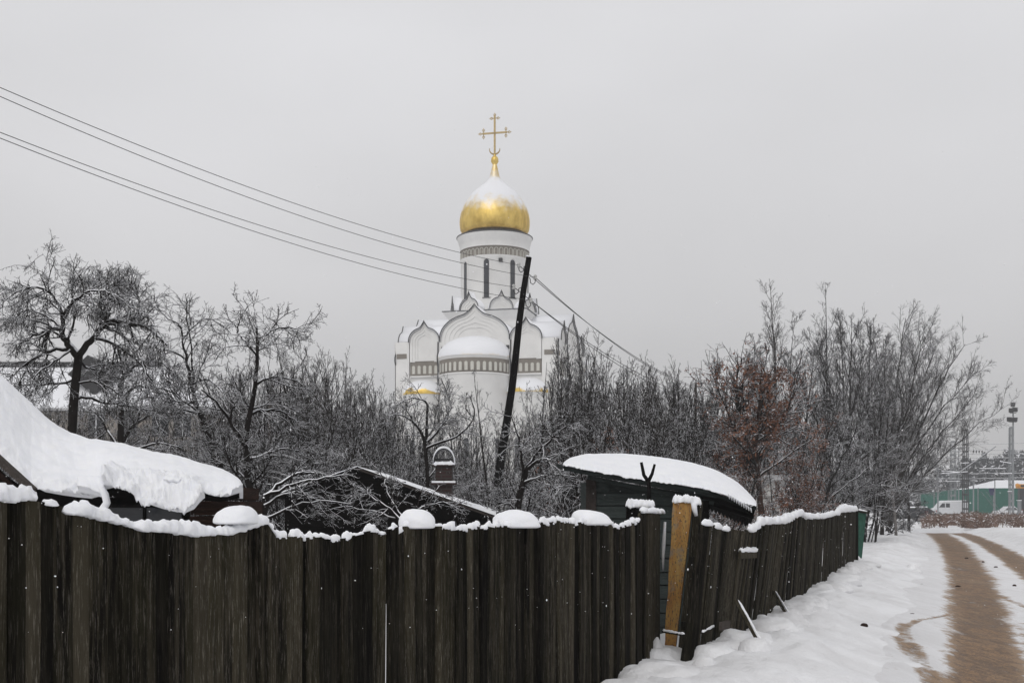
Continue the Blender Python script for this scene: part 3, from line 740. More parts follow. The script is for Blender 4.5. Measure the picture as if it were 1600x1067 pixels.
# --- pair of tall old apple trees right of it
pB = apple_prm(1.15, .0055, .05, (5, 8, 6))
px_tree('apple_tree', 'tall crooked apple tree with a thin forked top left of the wooden post', 'tree', 340, 21,
        [([(372, 960), (350, 780), (345, 730), (330, 690), (312, 650), (300, 605)], .11, .04, 6),
         ([(300, 605), (292, 570), (285, 530), (280, 505), (262, 500), (245, 480)], .035, .009, 10),
         ([(302, 600), (300, 560), (297, 520), (290, 495), (293, 470)], .03, .007, 9),
         ([(285, 530), (300, 510), (320, 495), (345, 505), (360, 520)], .022, .008, 9),
         ([(310, 645), (290, 640), (270, 655), (245, 650)], .03, .01, 9),
         ([(300, 600), (325, 590), (345, 605), (355, 640)], .03, .01, 9),
         ([(288, 560), (265, 545), (245, 550), (228, 570)], .022, .008, 8)], pB)
px_tree('apple_tree', 'dark apple tree with a long leaning trunk behind the right end of the shed roof', 'tree', 400, 17,
        [([(405, 960), (398, 800), (386, 740), (383, 700), (388, 660), (398, 610), (403, 560), (400, 510)], .095, .02, 9),
         ([(386, 700), (365, 670), (350, 640), (330, 620), (315, 610)], .045, .012, 10),
         ([(400, 600), (420, 590), (445, 588), (470, 600)], .03, .008, 8), ([(403, 560), (385, 535), (370, 520), (375, 500)], .022, .007, 8),
         ([(402, 530), (430, 512), (455, 510), (480, 520)], .02, .007, 8), ([(400, 520), (400, 500), (398, 482)], .012, .005, 4),
         ([(388, 650), (405, 640), (440, 640), (465, 660)], .03, .009, 9), ([(384, 720), (410, 710), (440, 700), (470, 705)], .035, .009, 9)], apple_prm(.95, .0048, .03, (5, 8, 6)))
px_tree('apple_tree', 'low apple tree whose snowy boughs spread across the black hut', 'tree', 412, 15,
        [([(410, 940), (412, 800), (415, 775)], .08, .05, 0),
         ([(413, 780), (430, 760), (465, 738), (500, 740), (530, 748)], .035, .008, 9),
         ([(413, 775), (450, 760), (500, 748), (545, 742)], .03, .008, 8),
         ([(413, 790), (450, 765), (490, 775), (520, 800)], .025, .007, 8),
         ([(415, 810), (460, 790), (510, 780), (550, 790)], .025, .007, 8)], apple_prm(.75, .004, 0, (3, 7, 5)))
px_tree('apple_tree', 'small leafless fruit tree with tangled boughs before the black hut wall', 'tree', 640, 15.5,
        [([(650, 940), (640, 850), (632, 810)], .06, .035, 2),
         ([(632, 815), (600, 790), (570, 765), (545, 755)], .028, .006, 10), ([(632, 812), (610, 780), (600, 750), (610, 742)], .024, .005, 8),
         ([(633, 812), (660, 790), (690, 785), (720, 790)], .022, .006, 9), ([(632, 812), (590, 800), (540, 790), (500, 800)], .022, .006, 9)], apple_prm(.7, .004, 0, (3, 7, 5)))
px_tree('apple_tree', 'bent apple tree with pale snowy boughs right of the leaning pole', 'tree', 810, 20,
        [([(805, 950), (808, 800), (812, 770), (822, 735)], .09, .05, 3),
         ([(822, 735), (835, 722), (850, 716), (862, 718)], .05, .012, 9), ([(822, 735), (840, 705), (858, 690), (875, 672), (890, 662)], .045, .01, 11),
         ([(815, 755), (840, 745), (870, 740), (900, 745)], .035, .01, 10),
         ([(818, 745), (815, 710), (810, 680), (800, 650)], .03, .008, 9)], apple_prm(1.0, .0055, .04, (4, 8, 6)))
px_tree('apple_tree', 'arched apple tree left of the brick chimney in front of the church wall', 'tree', 668, 27,
        [([(672, 940), (668, 760), (665, 710), (667, 680), (668, 640)], .1, .03, 4),
         ([(665, 705), (660, 675), (645, 655), (625, 648), (605, 650)], .05, .012, 11), ([(668, 640), (668, 625), (640, 620), (615, 635)], .03, .01, 8),
         ([(667, 690), (690, 670), (705, 640), (703, 620), (690, 610)], .04, .01, 9), ([(666, 700), (690, 690), (720, 680), (745, 650), (735, 620)], .04, .01, 10)], apple_prm(1.2, .007, .05, (4, 8, 6)))

# --- shrub prototypes with upright shoots
def shrub(seed, H=5.0, stems=16, spread=.28, rmin=.007, k=(9, 6, 4), up=.10, low=True):
    random.seed(seed); out = []
    prm = [dict(n=12, wig=.055, trop=.05, kids=k[0], start=.18, rmin=.010, ang=.3, len=1, bias=.9),
           dict(n=7, wig=.06, trop=up, kids=k[1], start=.1, rmin=.009, ang=.6, len=.34, rk=.55),
           dict(n=5, wig=.08, trop=up*.8, kids=k[2], start=.1, rmin=rmin, ang=.75, len=.42, rk=.6),
           dict(n=2, wig=.15, trop=.05, kids=0, rmin=rmin*.85, ang=.8, len=.5, rk=.8)]
    for _ in range(stems):
        a = U_(0, 2*math.pi); s_ = abs(G(0, spread)); hh = H*U_(.6, 1.0)*(1-.35*min(1, s_))
        grow(out, (G(0, .35), G(0, .35), -.1), norm((math.cos(a)*s_, math.sin(a)*s_, 1)), hh, U_(.018, .035)*H/5, 0, prm)
    global LOW_N; LOW_N = len(out)
    if low: # brambly lower growth, nearly horizontal and loaded with snow
        pl = [dict(n=6, wig=.2, trop=-.05, kids=8, start=.1, rmin=.008, ang=.9, len=1), dict(n=5, wig=.25, trop=-.03, kids=5, start=.1, rmin=rmin, ang=.9, len=.5, rk=.6), dict(n=3, wig=.25, trop=0, kids=0, rmin=rmin*.9, ang=.9, len=.5, rk=.7)]
        for _ in range(46):
            a = U_(0, 2*math.pi); grow(out, (G(0, .4), G(0, .4), U_(0, H*.55)), norm((math.cos(a), math.sin(a), U_(-.1, .7))), U_(.7, 1.7)*H/5, .013, 1, [pl[0]]+pl)
    return out
protos = []
specs = [(11, 5, 16, .26), (12, 5, 13, .40), (13, 5, 20, .22), (14, 5, 12, .5)]
shrub_copies = []
def copy_tree(root, loc, rotz, sc, label, group):
    r = root.copy(); COL.objects.link(r); r.location = loc; r.rotation_euler = (0, 0, rotz); r.scale = sc; r['label'] = label; r['group'] = group
    for c in list(root.children):
        d = c.copy(); COL.objects.link(d); d.parent = r
    return r
for sd_, H, st_, sp in specs:
    r = thing('bare_shrub', 'x', 'shrub', (0, 0, 0)); oo = shrub(sd_, H, st_, sp); nb = LOW_N; tree_mesh(r, oo[:nb], 'bark' if sd_ != 12 else 'bark_grey'); np_mesh('snowy_twigs', *tubes(oo[nb:], 4), 'snowy_twig', r); protos.append(r)
used = [False]*4
skyline = [(0, 625), (250, 650), (330, 640), (430, 560), (470, 575), (520, 590), (560, 605), (605, 612), (630, 640), (700, 662), (760, 655), (815, 645), (850, 610), (880, 590), (930, 568), (985, 580), (1040, 603), (1080, 612), (1130, 600), (1400, 600), (1450, 640)]
regions = [(-50, 425, 'leafless upright shrub in the thicket behind the apple trees on the left', 'shrubs behind the left apple trees'),
           (425, 560, 'leafless shrub with straight shoots between the tall apple tree and the black hut peak', 'shrubs left of the hut peak'),
           (560, 775, 'leafless shrub with thin vertical shoots behind the black hut and its chimney', 'shrubs behind the black hut'),
           (775, 900, 'leafless shrub in the thicket between the leaning pole and the shed roof', 'shrubs right of the leaning pole'),
           (900, 1085, 'leafless shrub with tall dense shoots rising behind the snow covered shed roof', 'shrubs behind the shed roof'),
           (1085, 1460, 'leafless shrub of the undergrowth beneath the tall trees on the right', 'shrubs under the right trees')]
random.seed(5); k_ = 0
rows = [(26, 58, .80), (34, 44, .92), (44, 36, 1.0), (56, 40, 1.02)]
for D, stp, hf in rows:
    x = 20+U_(0, 30)
    while x < 1440:
        px_ = x+G(0, 8); x += stp*U_(.8, 1.2)
        if px_ > 1085 and D < 50: continue
        if px_ > 1355: continue
        yt = interp(skyline, px_)+U_(-8, 26)
        if 600 < px_ < 840 and random.random() < .45: continue
        if 670 < px_ < 850 and D < 30: continue
        if px_ < 420 and D > 30: yt += 20
        zt = (CZ+(HZ-yt)/F*D)*hf
        lb = next((r_ for r_ in regions if r_[0] <= px_ < r_[1]), regions[-1])
        i = k_ % 4; k_ += 1; sz = zt/4.7; sxy = U_(.85, 1.15)*(.5+.5*sz)*(1.0 if D < 50 else 1.25)
        loc = (P(px_, 0, D).x, D+G(0, 1.5), .2)
        if not used[i]:
            r = protos[i]; used[i] = True; r.location = loc; r.scale = (sxy, sxy, sz); r['label'] = lb[2]; r['group'] = lb[3]
        else: copy_tree(protos[i], loc, U_(0, 6.28), (sxy, sxy, sz), lb[2], lb[3])

# --- saplings in front of the church
def sapling(seed, label, px_, ytop, D, ybase=800, lean=0, r0=.05, k=(16, 6, 3), mat='bark', spread=.55, group=None, hk=1):
    random.seed(seed); H = CZ+(HZ-ytop)/F*D-.2; b = P(px_, 0, D); r = thing('bare_tree', label, 'tree', (b.x, D, .2), group); out = []
    f_ = D/40
    prm = [dict(n=14, wig=.03, trop=.03, kids=k[0], start=.2, tap=1.0, rmin=.008*f_, ang=.5, len=1, bias=.9),
           dict(n=7, wig=.07, trop=.06, kids=k[1], start=.15, rmin=.0065*f_, ang=spread*1.15, len=.27, rk=.5),
           dict(n=5, wig=.08, trop=.03, kids=k[2]+1, start=.1, rmin=.0052*f_, ang=.7, len=.42, rk=.6),
           dict(n=3, wig=.09, trop=.03, kids=0, rmin=.0042*f_, ang=.75, len=.5, rk=.7)]
    grow(out, (b.x, D, .15), norm((lean, 0, 1)), H, r0, 0, prm); tree_mesh(r, out, mat); return r
sapling(31, 'slender bare tree crossing the left end of the shed just right of the leaning pole', 868, 540, 30, lean=-.06, r0=.07, k=(20, 5, 3))
sapling(32, 'thin bare sapling standing against the right half of the church', 842, 560, 28, lean=-.05, r0=.045, k=(16, 5, 3))
sapling(33, 'young bare tree whose top reaches the middle apse band', 770, 585, 33, r0=.05, k=(18, 5, 3))
sapling(34, 'thin bare sapling in front of the lower church wall left of the pole', 720, 600, 36, r0=.05, k=(18, 5, 3))
sapling(35, 'tall straight bare tree left of the church above the hut roof', 497, 500, 30, lean=-.01, r0=.05, k=(16, 6, 3))
sapling(36, 'bare young tree with a fine top beside the far wooden post', 440, 560, 34, r0=.06, k=(22, 7, 4))
sapling(37, 'bare tree with many upright twigs rising right behind the church corner', 925, 556, 48, r0=.09, k=(30, 9, 4))
sapling(38, 'bare tree whose twigs end beneath the power lines right of the church', 985, 572, 50, r0=.09, k=(30, 9, 4))
sapling(39, 'bare tree with fine twigs at the right end of the power lines', 1045, 598, 52, r0=.09, k=(28, 8, 4))

# --- tall trees on the right
sapling(51, 'tallest bare tree on the right with a narrow pointed top', 1203, 440, 62, r0=.15, k=(40, 9, 4), mat='bark_grey', spread=.42)
sapling(52, 'tall thin bare tree with a single long leader right of the tallest one', 1297, 435, 60, r0=.10, k=(24, 7, 4), mat='bark', spread=.4)
sapling(53, 'bare tree with upright twigs just right of the single long leader', 1325, 500, 64, r0=.13, k=(38, 11, 5), spread=.5, mat='bark_grey')
sapling(54, 'bare tree between the red leaved tree and the tall leader', 1252, 530, 58, r0=.13, k=(38, 11, 5), spread=.5)
sapling(55, 'bare tree at the left edge of the tall group on the right', 1118, 570, 56, r0=.11, k=(38, 11, 5), spread=.5)
sapling(56, 'bare tree behind the left half of the red leaved tree', 1158, 535, 64, r0=.12, k=(38, 11, 5), spread=.45, mat='bark_grey')
sapling(57, 'bare tree with fine twigs before the grey spreading tree on the right', 1378, 530, 66, r0=.12, k=(36, 11, 5), spread=.55, mat='bark_grey')
# red-brown leaved tree
random.seed(61); D = 40
rt = thing('red_leaved_tree', 'tree still carrying dry reddish brown leaves right of the shed roof', 'tree', (P(1188, 0, D).x, D, .2)); out = []
pr_ = [dict(n=12, wig=.05, trop=.05, kids=34, start=.22, rmin=.02, ang=.7, len=1), dict(n=8, wig=.1, trop=.07, kids=11, start=.1, rmin=.014, ang=.85, len=.36, rk=.5),
       dict(n=5, wig=.16, trop=.05, kids=6, start=.1, rmin=.010, ang=.8, len=.42, rk=.6), dict(n=3, wig=.2, trop=.02, kids=0, rmin=.009, ang=.8, len=.5, rk=.7)]
limb(out, [(1192, 830), (1186, 760), (1180, 700), (1184, 660), (1188, 610), (1190, 570)], D, .13, .03, 0, pr_, dz=.3)
for px_ in ([(1186, 760), (1160, 700), (1135, 640), (1118, 600), (1112, 580)], [(1183, 720), (1215, 670), (1238, 625), (1248, 580)], [(1184, 690), (1150, 640), (1150, 590), (1160, 560)]):
    limb(out, px_, D, .07, .02, 1, pr_, dz=1.5, kids=30)
tree_mesh(rt, out, 'bark_red', 0, 'bark')
leaves(rt, out, 2, .9, .08, cond=lambda p: p[2] < 1.9+215/1800*40 or random.random() < .12)
for sd_, px_, yt, D, lb in ((65, 1228, 650, 43, 'shrub with rusty leaves standing right of the trunk of the red leaved tree'), (66, 1128, 640, 42, 'shrub with dense rusty leaves left of the red leaved tree'), (62, 1140, 690, 40, 'small shrub with dry brown leaves behind the right end of the shed roof'), (63, 955, 650, 33, 'shrub with rusty dry leaves above the middle of the shed roof'), (64, 1262, 700, 50, 'dark shrub with dry purple brown leaves above the far fence')):
    random.seed(sd_); r = thing('leafy_shrub', lb, 'shrub', (P(px_, 0, D).x, D, .2)); out = shrub(sd_, CZ+(HZ-yt)/F*D, 9, .5, .007, (8, 5, 3))
    out = [(l, [(p[0]+r.location.x, p[1]+D, p[2]+.2) for p in pts], rads) for l, pts, rads in out]
    tree_mesh(r, out, 'bark'); leaves(r, out, 2, .7, .06)
# spreading tree that leans over the road end
def fan(name, label, base, D, tips, r0, kids, prm, mat, seed, bend=.45, z0=.2, fork=0):
    random.seed(seed); bx, by = base; r = thing(name, label, 'tree', (P(bx, 0, D).x, D, z0)); out = []
    B = P(bx, by, D)
    for (tx, ty, rr) in tips:
        T = P(tx, ty, D)+Vector((0, U_(-2.5, 2.5), 0)); s0 = B+Vector((G(0, .15), G(0, .15), U_(0, fork)))
        mid = s0.lerp(T, .45); mid.z = s0.z+(T.z-s0.z)*(.45+bend*.3); mid.x = s0.x+(T.x-s0.x)*(.45-bend*.25)
        pts = []
        for i in range(15):
            t_ = i/14; p = s0*(1-t_)**2+mid*2*t_*(1-t_)+T*t_*t_; p = p+Vector((G(0, .05), G(0, .05), G(0, .05)))*(1 if i else 0); pts.append(tuple(p))
        rads = [rr*(1-.88*(i/14)**.8) for i in range(15)]; L_ = (T-s0).length
        lev = 1; out.append((0, pts, rads)); q = [dict(prm[0], kids=kids)]+prm[1:]
        spawn(out, pts, rads, L_, 0, q)
    tree_mesh(r, out, mat); return r
pf = lambda f_, tr: [dict(n=10, wig=.05, trop=.03, kids=20, start=.2, rmin=.02*f_, ang=.5, len=1, bias=.85), dict(n=7, wig=.1, trop=tr, kids=8, start=.1, rmin=.010*f_, ang=.6, len=.26, rk=.45),
                  dict(n=5, wig=.08, trop=tr*.6, kids=6, start=.1, rmin=.0060*f_, ang=.7, len=.42, rk=.55), dict(n=3, wig=.10, trop=0, kids=0, rmin=.0048*f_, ang=.75, len=.5, rk=.7)]
fan('spreading_tree', 'broad bare tree whose limbs reach right above the end of the muddy road', (1386, 833), 74,
    [(1408, 500, .13), (1430, 530, .12), (1470, 540, .11), (1490, 545, .12), (1530, 610, .11), (1557, 640, .11), (1540, 670, .08), (1520, 580, .1), (1450, 520, .1), (1460, 640, .09), (1430, 650, .09), (1400, 570, .1), (1415, 765, .05), (1360, 520, .12), (1450, 600, .1), (1490, 650, .09), (1330, 560, .12), (1425, 720, .07)],
    .2, 32, pf(1.35, .03), 'bark_grey', 71, .5, .1, .8)
fan('spreading_tree', 'grey bare tree with steep limbs in the middle of the right hand group', (1320, 815), 58,
    [(1225, 600, .09), (1262, 560, .1), (1290, 540, .1), (1315, 530, .1), (1345, 540, .1), (1385, 560, .09), (1410, 620, .08), (1240, 650, .08)],
    .18, 30, pf(1.25, .06), 'bark', 72, .6, .1, .6)
fan('spreading_tree', 'low bare tree with snowy boughs sweeping right over the far end of the fence', (1270, 830), 50,
    [(1350, 690, .06), (1390, 720, .06), (1420, 690, .06), (1430, 745, .05), (1330, 640, .06), (1230, 680, .06), (1290, 620, .06), (1190, 730, .05)],
    .12, 22, pf(1.0, .0), 'bark', 73, .2, .1, .5)
fan('leafless_bush', 'low spiky bush with snowy twigs at the left edge of the road beyond the fence', (1385, 838), 66,
    [(1345, 800, .04), (1360, 780, .05), (1395, 775, .05), (1420, 788, .035), (1432, 802, .03), (1430, 815, .025), (1335, 815, .03), (1410, 800, .04), (1375, 760, .05)],
    .08, 20, pf(1.2, .02), 'bark', 74, .1, .1, .3)
sapling(60, 'bare tree with fine spreading twigs between the long leader and the road tree', 1352, 515, 60, r0=.11, k=(40, 11, 5), spread=.6)
sapling(67, 'bare tree filling the gap between the tallest tree and the long leader', 1232, 505, 66, r0=.11, k=(40, 11, 5), spread=.5)
sapling(68, 'bare tree with loose twigs at the back of the right hand group near the road', 1420, 560, 80, r0=.12, k=(40, 11, 5), spread=.65, mat='bark_grey')
sapling(58, 'small pale birch sapling standing by the road edge under the spreading tree', 1400, 640, 64, r0=.09, k=(20, 6, 3), mat='bark_pale')
sapling(59, 'pale grey straight trunk in front of the white building', 1208, 560, 48, r0=.10, k=(18, 6, 3), mat='bark_pale')
random.seed(99)

# ------------------------------------------------------------------ black hut
hut = thing('black_hut', 'black gabled hut with a thin snow line on its roof edge and a brick chimney', 'hut', (P(600, 0, 19).x, 19, .2))
D0, D1 = 19.0, 24.0
ap_ = P(557, 729, D0); le = P(425, 775, D0); re = P(775, 806, D0)
wl = le+Vector((.18, 0, .0)); wr = re+Vector((-.25, 0, 0))
def slope_z(x): return ap_.z+(le.z-ap_.z)*(ap_.x-x)/(ap_.x-le.x) if x < ap_.x else ap_.z+(re.z-ap_.z)*(x-ap_.x)/(re.x-ap_.x)
mb = MB(); rows = 11
out_ = [(wl.x, .1), (wr.x, .1), (wr.x, slope_z(wr.x)-.06), (ap_.x, ap_.z-.06), (wl.x, slope_z(wl.x)-.06)]
mb.add([(x, D0+.15, z) for x, z in out_]+[(x, D1-.2, z) for x, z in out_], [(0, 1, 2, 3, 4), (9, 8, 7, 6, 5), (0, 5, 6, 1), (1, 6, 7, 2), (4, 9, 5, 0)])
for k in range(14): # weatherboards
    z = .4+k*.16
    xs = [x for x in (wl.x+.02, wr.x-.02)]
    if z > slope_z(wl.x)-.1: xs[0] = ap_.x-(ap_.z-z-.1)/(ap_.z-le.z)*(ap_.x-le.x)
    if z > slope_z(wr.x)-.1: xs[1] = ap_.x+(ap_.z-z-.1)/(ap_.z-re.z)*(re.x-ap_.x)
    if xs[1]-xs[0] > .2: mb.box(xs[0], xs[1], D0+.12, D0+.148, z, z+.14)
mb.build('wall', 'hut_wood', hut)
rf = MB()
for a, b_ in ((le, ap_), (ap_, re)):
    rf.add([a, b_, b_+Vector((0, D1-D0, 0)), a+Vector((0, D1-D0, 0))]+[p-Vector((0, 0, .045)) for p in (a, b_, b_+Vector((0, D1-D0, 0)), a+Vector((0, D1-D0, 0)))], [(0, 1, 2, 3), (7, 6, 5, 4), (0, 4, 5, 1), (2, 6, 7, 3), (3, 7, 4, 0), (1, 5, 6, 2)])
rf.build('roof', 'hut_wood', hut)
rs = MB()
for a, b_, th0, th1 in ((le.lerp(ap_, .1), ap_, .03, .015), (ap_+Vector((.0, 0, 0)), ap_.lerp(re, .45), .006, .02), (ap_.lerp(re, .45), re, .02, .07)):
    n = 46
    for i in range(n):
        p = a.lerp(b_, i/n); q = a.lerp(b_, (i+1)/n); t_ = th0+(th1-th0)*i/n; t2 = th0+(th1-th0)*(i+1)/n
        t_ *= .75+.5*abs(fbm(p.x*5, 0, 1)); t2 *= .75+.5*abs(fbm(q.x*5, 0, 1))
        Y = Vector((0, D1-D0-.05, 0)); e = Vector((0, .03, .004))
        rs.add([p+e, q+e, q+e+Vector((0, .02, t2)), p+e+Vector((0, .02, t_)), p+Y+Vector((0, 0, t_)), q+Y+Vector((0, 0, t2))], [(0, 1, 2, 3), (3, 2, 5, 4)])
rs.build('snow_cover', 'snow', hut)
MB().beam(ap_+Vector((0, -.02, -.03)), re+Vector((0, -.02, -.03)), .03, .07, (0, 1, 0)).build('barge_board', 'barge_wood', hut)
# chimney
Dc = 21.5; cc = P(694, 735, Dc); s_ = .155
chm = MB().box(cc.x-s_, cc.x+s_, Dc-s_, Dc+s_, cc.z-.7, P(0, 729, Dc).z).build('chimney', 'brick', hut)
zt_ = P(0, 729, Dc).z; MB().box(cc.x-.2, cc.x+.2, Dc-.2, Dc+.2, zt_+.002, zt_+.03).box(cc.x-.23, cc.x+.23, Dc-.23, Dc+.23, P(0, 757, Dc).z, P(0, 757, Dc).z+.03).build('chimney_cap', 'brick', chm)
z7 = P(0, 757, Dc).z+.03
MB().box(cc.x-.22, cc.x+.22, Dc-.22, Dc-.16, z7, z7+.035).box(cc.x-.22, cc.x-.165, Dc-.155, Dc+.2, z7+.001, z7+.03).build('snow_ledge', 'snow', chm)
arch = MB(); archs = MB(); n = 18
zb_ = zt_+.05; hh = P(0, 700, Dc).z-zb_-.03
prv = None
for i in range(n):
    a0, a1 = math.pi*i/n, math.pi*(i+1)/n
    f2 = lambda a_, e: (cc.x-(.175+e)*math.cos(a_), zb_+(hh+e)*math.sin(a_)**.85)
    for mbb, e0, e1, y0, y1 in ((arch, 0, .018, Dc-.15, Dc+.15), (archs, .019, .026+.034*math.sin((a0+a1)/2)**2, Dc-.17, Dc+.16)):
        (x0, z0), (x1, z1), (x2, z2), (x3, z3) = f2(a0, e0), f2(a1, e0), f2(a1, e1), f2(a0, e1)
        mbb.add([(x0, y0, z0), (x1, y0, z1), (x2, y0, z2), (x3, y0, z3), (x0, y1, z0), (x1, y1, z1), (x2, y1, z2), (x3, y1, z3)], [(0, 1, 2, 3), (7, 6, 5, 4), (3, 2, 6, 7), (0, 4, 5, 1)])
MB().box(cc.x-.16, cc.x+.16, Dc-.02, Dc+.02, zb_+.06, zb_+.10).build('crossbar', 'dark_metal', chm)
ao = arch.build('chimney_hood', 'dark_metal', chm); archs.build('snow_cap', 'snow', chm, True)
snow_strip([(cc.x-.21, Dc-.14, zt_+.035), (cc.x+.21, Dc-.14, zt_+.035)], .06, .05, 3).build('snow_cap', 'snow', chm, True)

# ------------------------------------------------------------------ left shed under deep snow
ls = thing('snow_covered_shed', 'dark wooden shed with a sweeping deep snow roof on the left', 'shed', (P(150, 0, 12).x, 12, .2))
U0 = [(-160, 470), (-60, 532), (0, 585), (40, 624), (85, 664), (120, 681), (150, 688), (200, 699), (260, 711), (320, 727), (355, 739), (378, 753)]
L0 = [(-160, 610), (-70, 660), (0, 712), (28, 735), (56, 762), (105, 770), (152, 774), (166, 752), (230, 752), (300, 757), (345, 770), (378, 758)]
blanket(U0, L0, 13.6, 11.2, .14, 300, 44, .035, 3, 1.6, .16, .07).build('snow_cover', 'snow', ls, True)
blanket([(158, 735), (190, 732), (240, 735), (290, 745), (318, 762)], [(160, 752), (205, 765), (215, 780), (262, 796), (296, 800), (318, 770)], 11.5, 10.9, .16, 110, 24, .06, 8, 5, .07, .05).build('snow_slab', 'snow', ls, True)
MB().tube([tuple(P(a, b_, 11.0)) for a, b_ in [(158, 762), (164, 772), (167, 785), (160, 797), (150, 803)]], [.03, .035, .035, .04, .03], 10).build('snow_curl', 'snow', ls, True)
blanket([(120, 748), (140, 744), (164, 748)], [(120, 758), (140, 764), (164, 770)], 11.3, 11.0, .05, 30, 10, .02, 4, 5).build('snow_slab', 'snow', ls, True)
# roof boarding under the snow
rb = MB()
U1 = [P(a, b_+8, 13.6) for a, b_ in U0]; L1_ = [P(a, b_+3, 11.35) for a, b_ in [(-160, 610), (-70, 660), (0, 712), (28, 735), (56, 762), (105, 766), (152, 766), (166, 762), (230, 764), (300, 766), (345, 770), (374, 764)]]
n = len(U1)
rb.add(U1+L1_+[p-Vector((0, 0, .07)) for p in U1]+[p-Vector((0, 0, .07)) for p in L1_], [(i, n+i, n+i+1, i+1) for i in range(n-1)]+[(2*n+i, 2*n+i+1, 3*n+i+1, 3*n+i) for i in range(n-1)]+[(n+i, 3*n+i, 3*n+i+1, n+i+1) for i in range(n-1)])
rb.build('roof', 'hut_wood', ls)
MB().beam(P(-70, 655, 11.1), P(52, 766, 11.1), .05, .13, (0, 1, 0)).build('barge_board', 'barge_wood', ls)
MB().beam(P(-70, 671, 11.4), P(40, 780, 11.4), .05, .06, (0, 1, 0)).build('barge_board', 'log_wood', ls)
lw = MB(); y0 = 11.9
xa, xb = P(-160, 0, y0).x, P(350, 0, y0).x
def w_top(x): return interp([(P(a, 0, y0).x, P(a, b_, y0).z) for a, b_ in [(-160, 625), (0, 730), (56, 775), (150, 778), (300, 772), (350, 775)]], x)
z = .1
xc = P(300, 0, y0).x
lw.add([(xa, y0, .1), (xc-.02, y0, .1), (xc-.02, y0, w_top(xc)), (P(150, 0, y0).x, y0, w_top(P(150, 0, y0).x)), (P(56, 0, y0).x, y0, w_top(P(56, 0, y0).x)), (xa, y0, w_top(xa))], [(0, 1, 2, 3, 4, 5)])
wob = lw.build('wall', 'hut_wood', ls)
lg = MB(); z = .1
while z < 2.1: 
    h = .155; xr = xb+U_(-.02, .06)
    lg.box(xc-.02+U_(-.03, .03) if z < 1.9 else xc+.1, xr, y0-.03+U_(0, .015), y0+1.6, z, z+h-.012); z += h
lg.build('log_wall', 'log_wood', ls)
for x0_, x1_ in ((168, 226), (228, 284)):
    p0, p1 = P(x0_, 822, y0-.05), P(x1_, 793, y0-.05)
    pn = MB().box(p0.x, p1.x, y0-.04, y0-.02, p0.z, p1.z).build('window', 'dark_glass', ls)
    fr_ = MB(); 
    fr_.box(p0.x-.03, p0.x, y0-.06, y0-.02, p0.z-.03, p1.z+.03).box(p1.x, p1.x+.012, y0-.06, y0-.02, p0.z-.03, p1.z+.03).box(p0.x, p1.x, y0-.058, y0-.02, p1.z, p1.z+.03)
    fr_.build('window_frame', 'pole_wood', pn)

# ------------------------------------------------------------------ right shed
rs_ = thing('plank_shed', 'dark green plank shed with a thick rounded slab of snow on its sloping roof', 'shed', (P(1010, 0, 16).x, 16, .2))
U2 = [(880, 724), (892, 717), (915, 713), (950, 711), (1000, 712), (1050, 717), (1100, 729), (1130, 741), (1155, 757), (1172, 773), (1182, 785)]
L2 = [(880, 727), (900, 731), (935, 737), (970, 743), (1000, 748), (1040, 754), (1080, 760), (1112, 766), (1140, 776), (1162, 785), (1182, 789)]
blanket(U2, L2, 16.8, 14.6,   .11, 200, 30, .016, 2, 1.6, .02, .03, .17).build('snow_cover', 'snow', rs_, True)
rd = MB(); Lb = [P(a, b_+1.5, 14.62) for a, b_ in L2]; Ub = [p+Vector((0, 2.3, .12)) for p in Lb]; n = len(Lb)
rd.add(Lb+Ub+[p-Vector((0, 0, .05)) for p in Lb]+[p-Vector((0, 0, .05)) for p in Ub], [(i, i+1, n+i+1, n+i) for i in range(n-1)]+[(2*n+i, 3*n+i, 3*n+i+1, 2*n+i+1) for i in range(n-1)]+[(i, 2*n+i, 2*n+i+1, i+1) for i in range(n-1)]+[(0, n, 3*n, 2*n), (n-1, 3*n-1, 4*n-1, 2*n-1)])
rd.build('roof', 'green_plank', rs_)
fa = MB(); fa.beam(P(905, 737, 14.75), P(1120, 776, 14.75), .04, .05, (0, 1, 0)); fa.beam(P(918, 745, 14.9), P(1115, 786, 14.9), .05, .07, (0, 1, 0)); fa.build('rafter', 'green_plank', rs_)
pv = MB() # steep porch slope of corrugated sheet, seen from below
za = [P(1108, 768, 14.6), P(1181, 794, 14.6)]; zbk = [P(1085, 785, 16.4), P(1172, 824, 16.4)]
n = 60; vs = []
for i in range(n+1):
    t_ = i/n; a = za[0].lerp(za[1], t_); c_ = zbk[0].lerp(zbk[1], t_); w2 = .02*math.sin(i*math.pi*.5)*1.2
    vs += [a+Vector((0, 0, w2)), c_+Vector((0, 0, w2))]
pv.add(vs, [(2*i, 2*i+2, 2*i+3, 2*i+1) for i in range(n)]); pv.build('porch_roof', 'hut_wood', rs_)
MB().beam(P(1090, 780, 15.0), P(1176, 808, 15.0), .05, .16, (0, 1, 0)).build('beam', 'hut_wood', rs_)
zg = MB(); a, b_ = P(1138, 774, 14.55), P(1176, 797, 14.55)
for i in range(10):
    p = a.lerp(b_, i/10); q = a.lerp(b_, (i+.5)/10); zg.add([p+Vector((0, 0, .02)), p+Vector((.022, 0, -.045)), q+Vector((0, 0, .02)), p+Vector((0, .06, .02)), p+Vector((.022, .06, -.045)), q+Vector((0, .06, .02))], [(0, 1, 2), (5, 4, 3), (0, 3, 4, 1), (1, 4, 5, 2)])
zg.build('snow_teeth', 'snow', rs_)
wx0, wx1 = P(919, 0, 15).x, P(1098, 0, 15).x
pl = MB(); z = .15
def rz(x): return interp([(p.x, p.z) for p in Lb], x)*1.0-.06
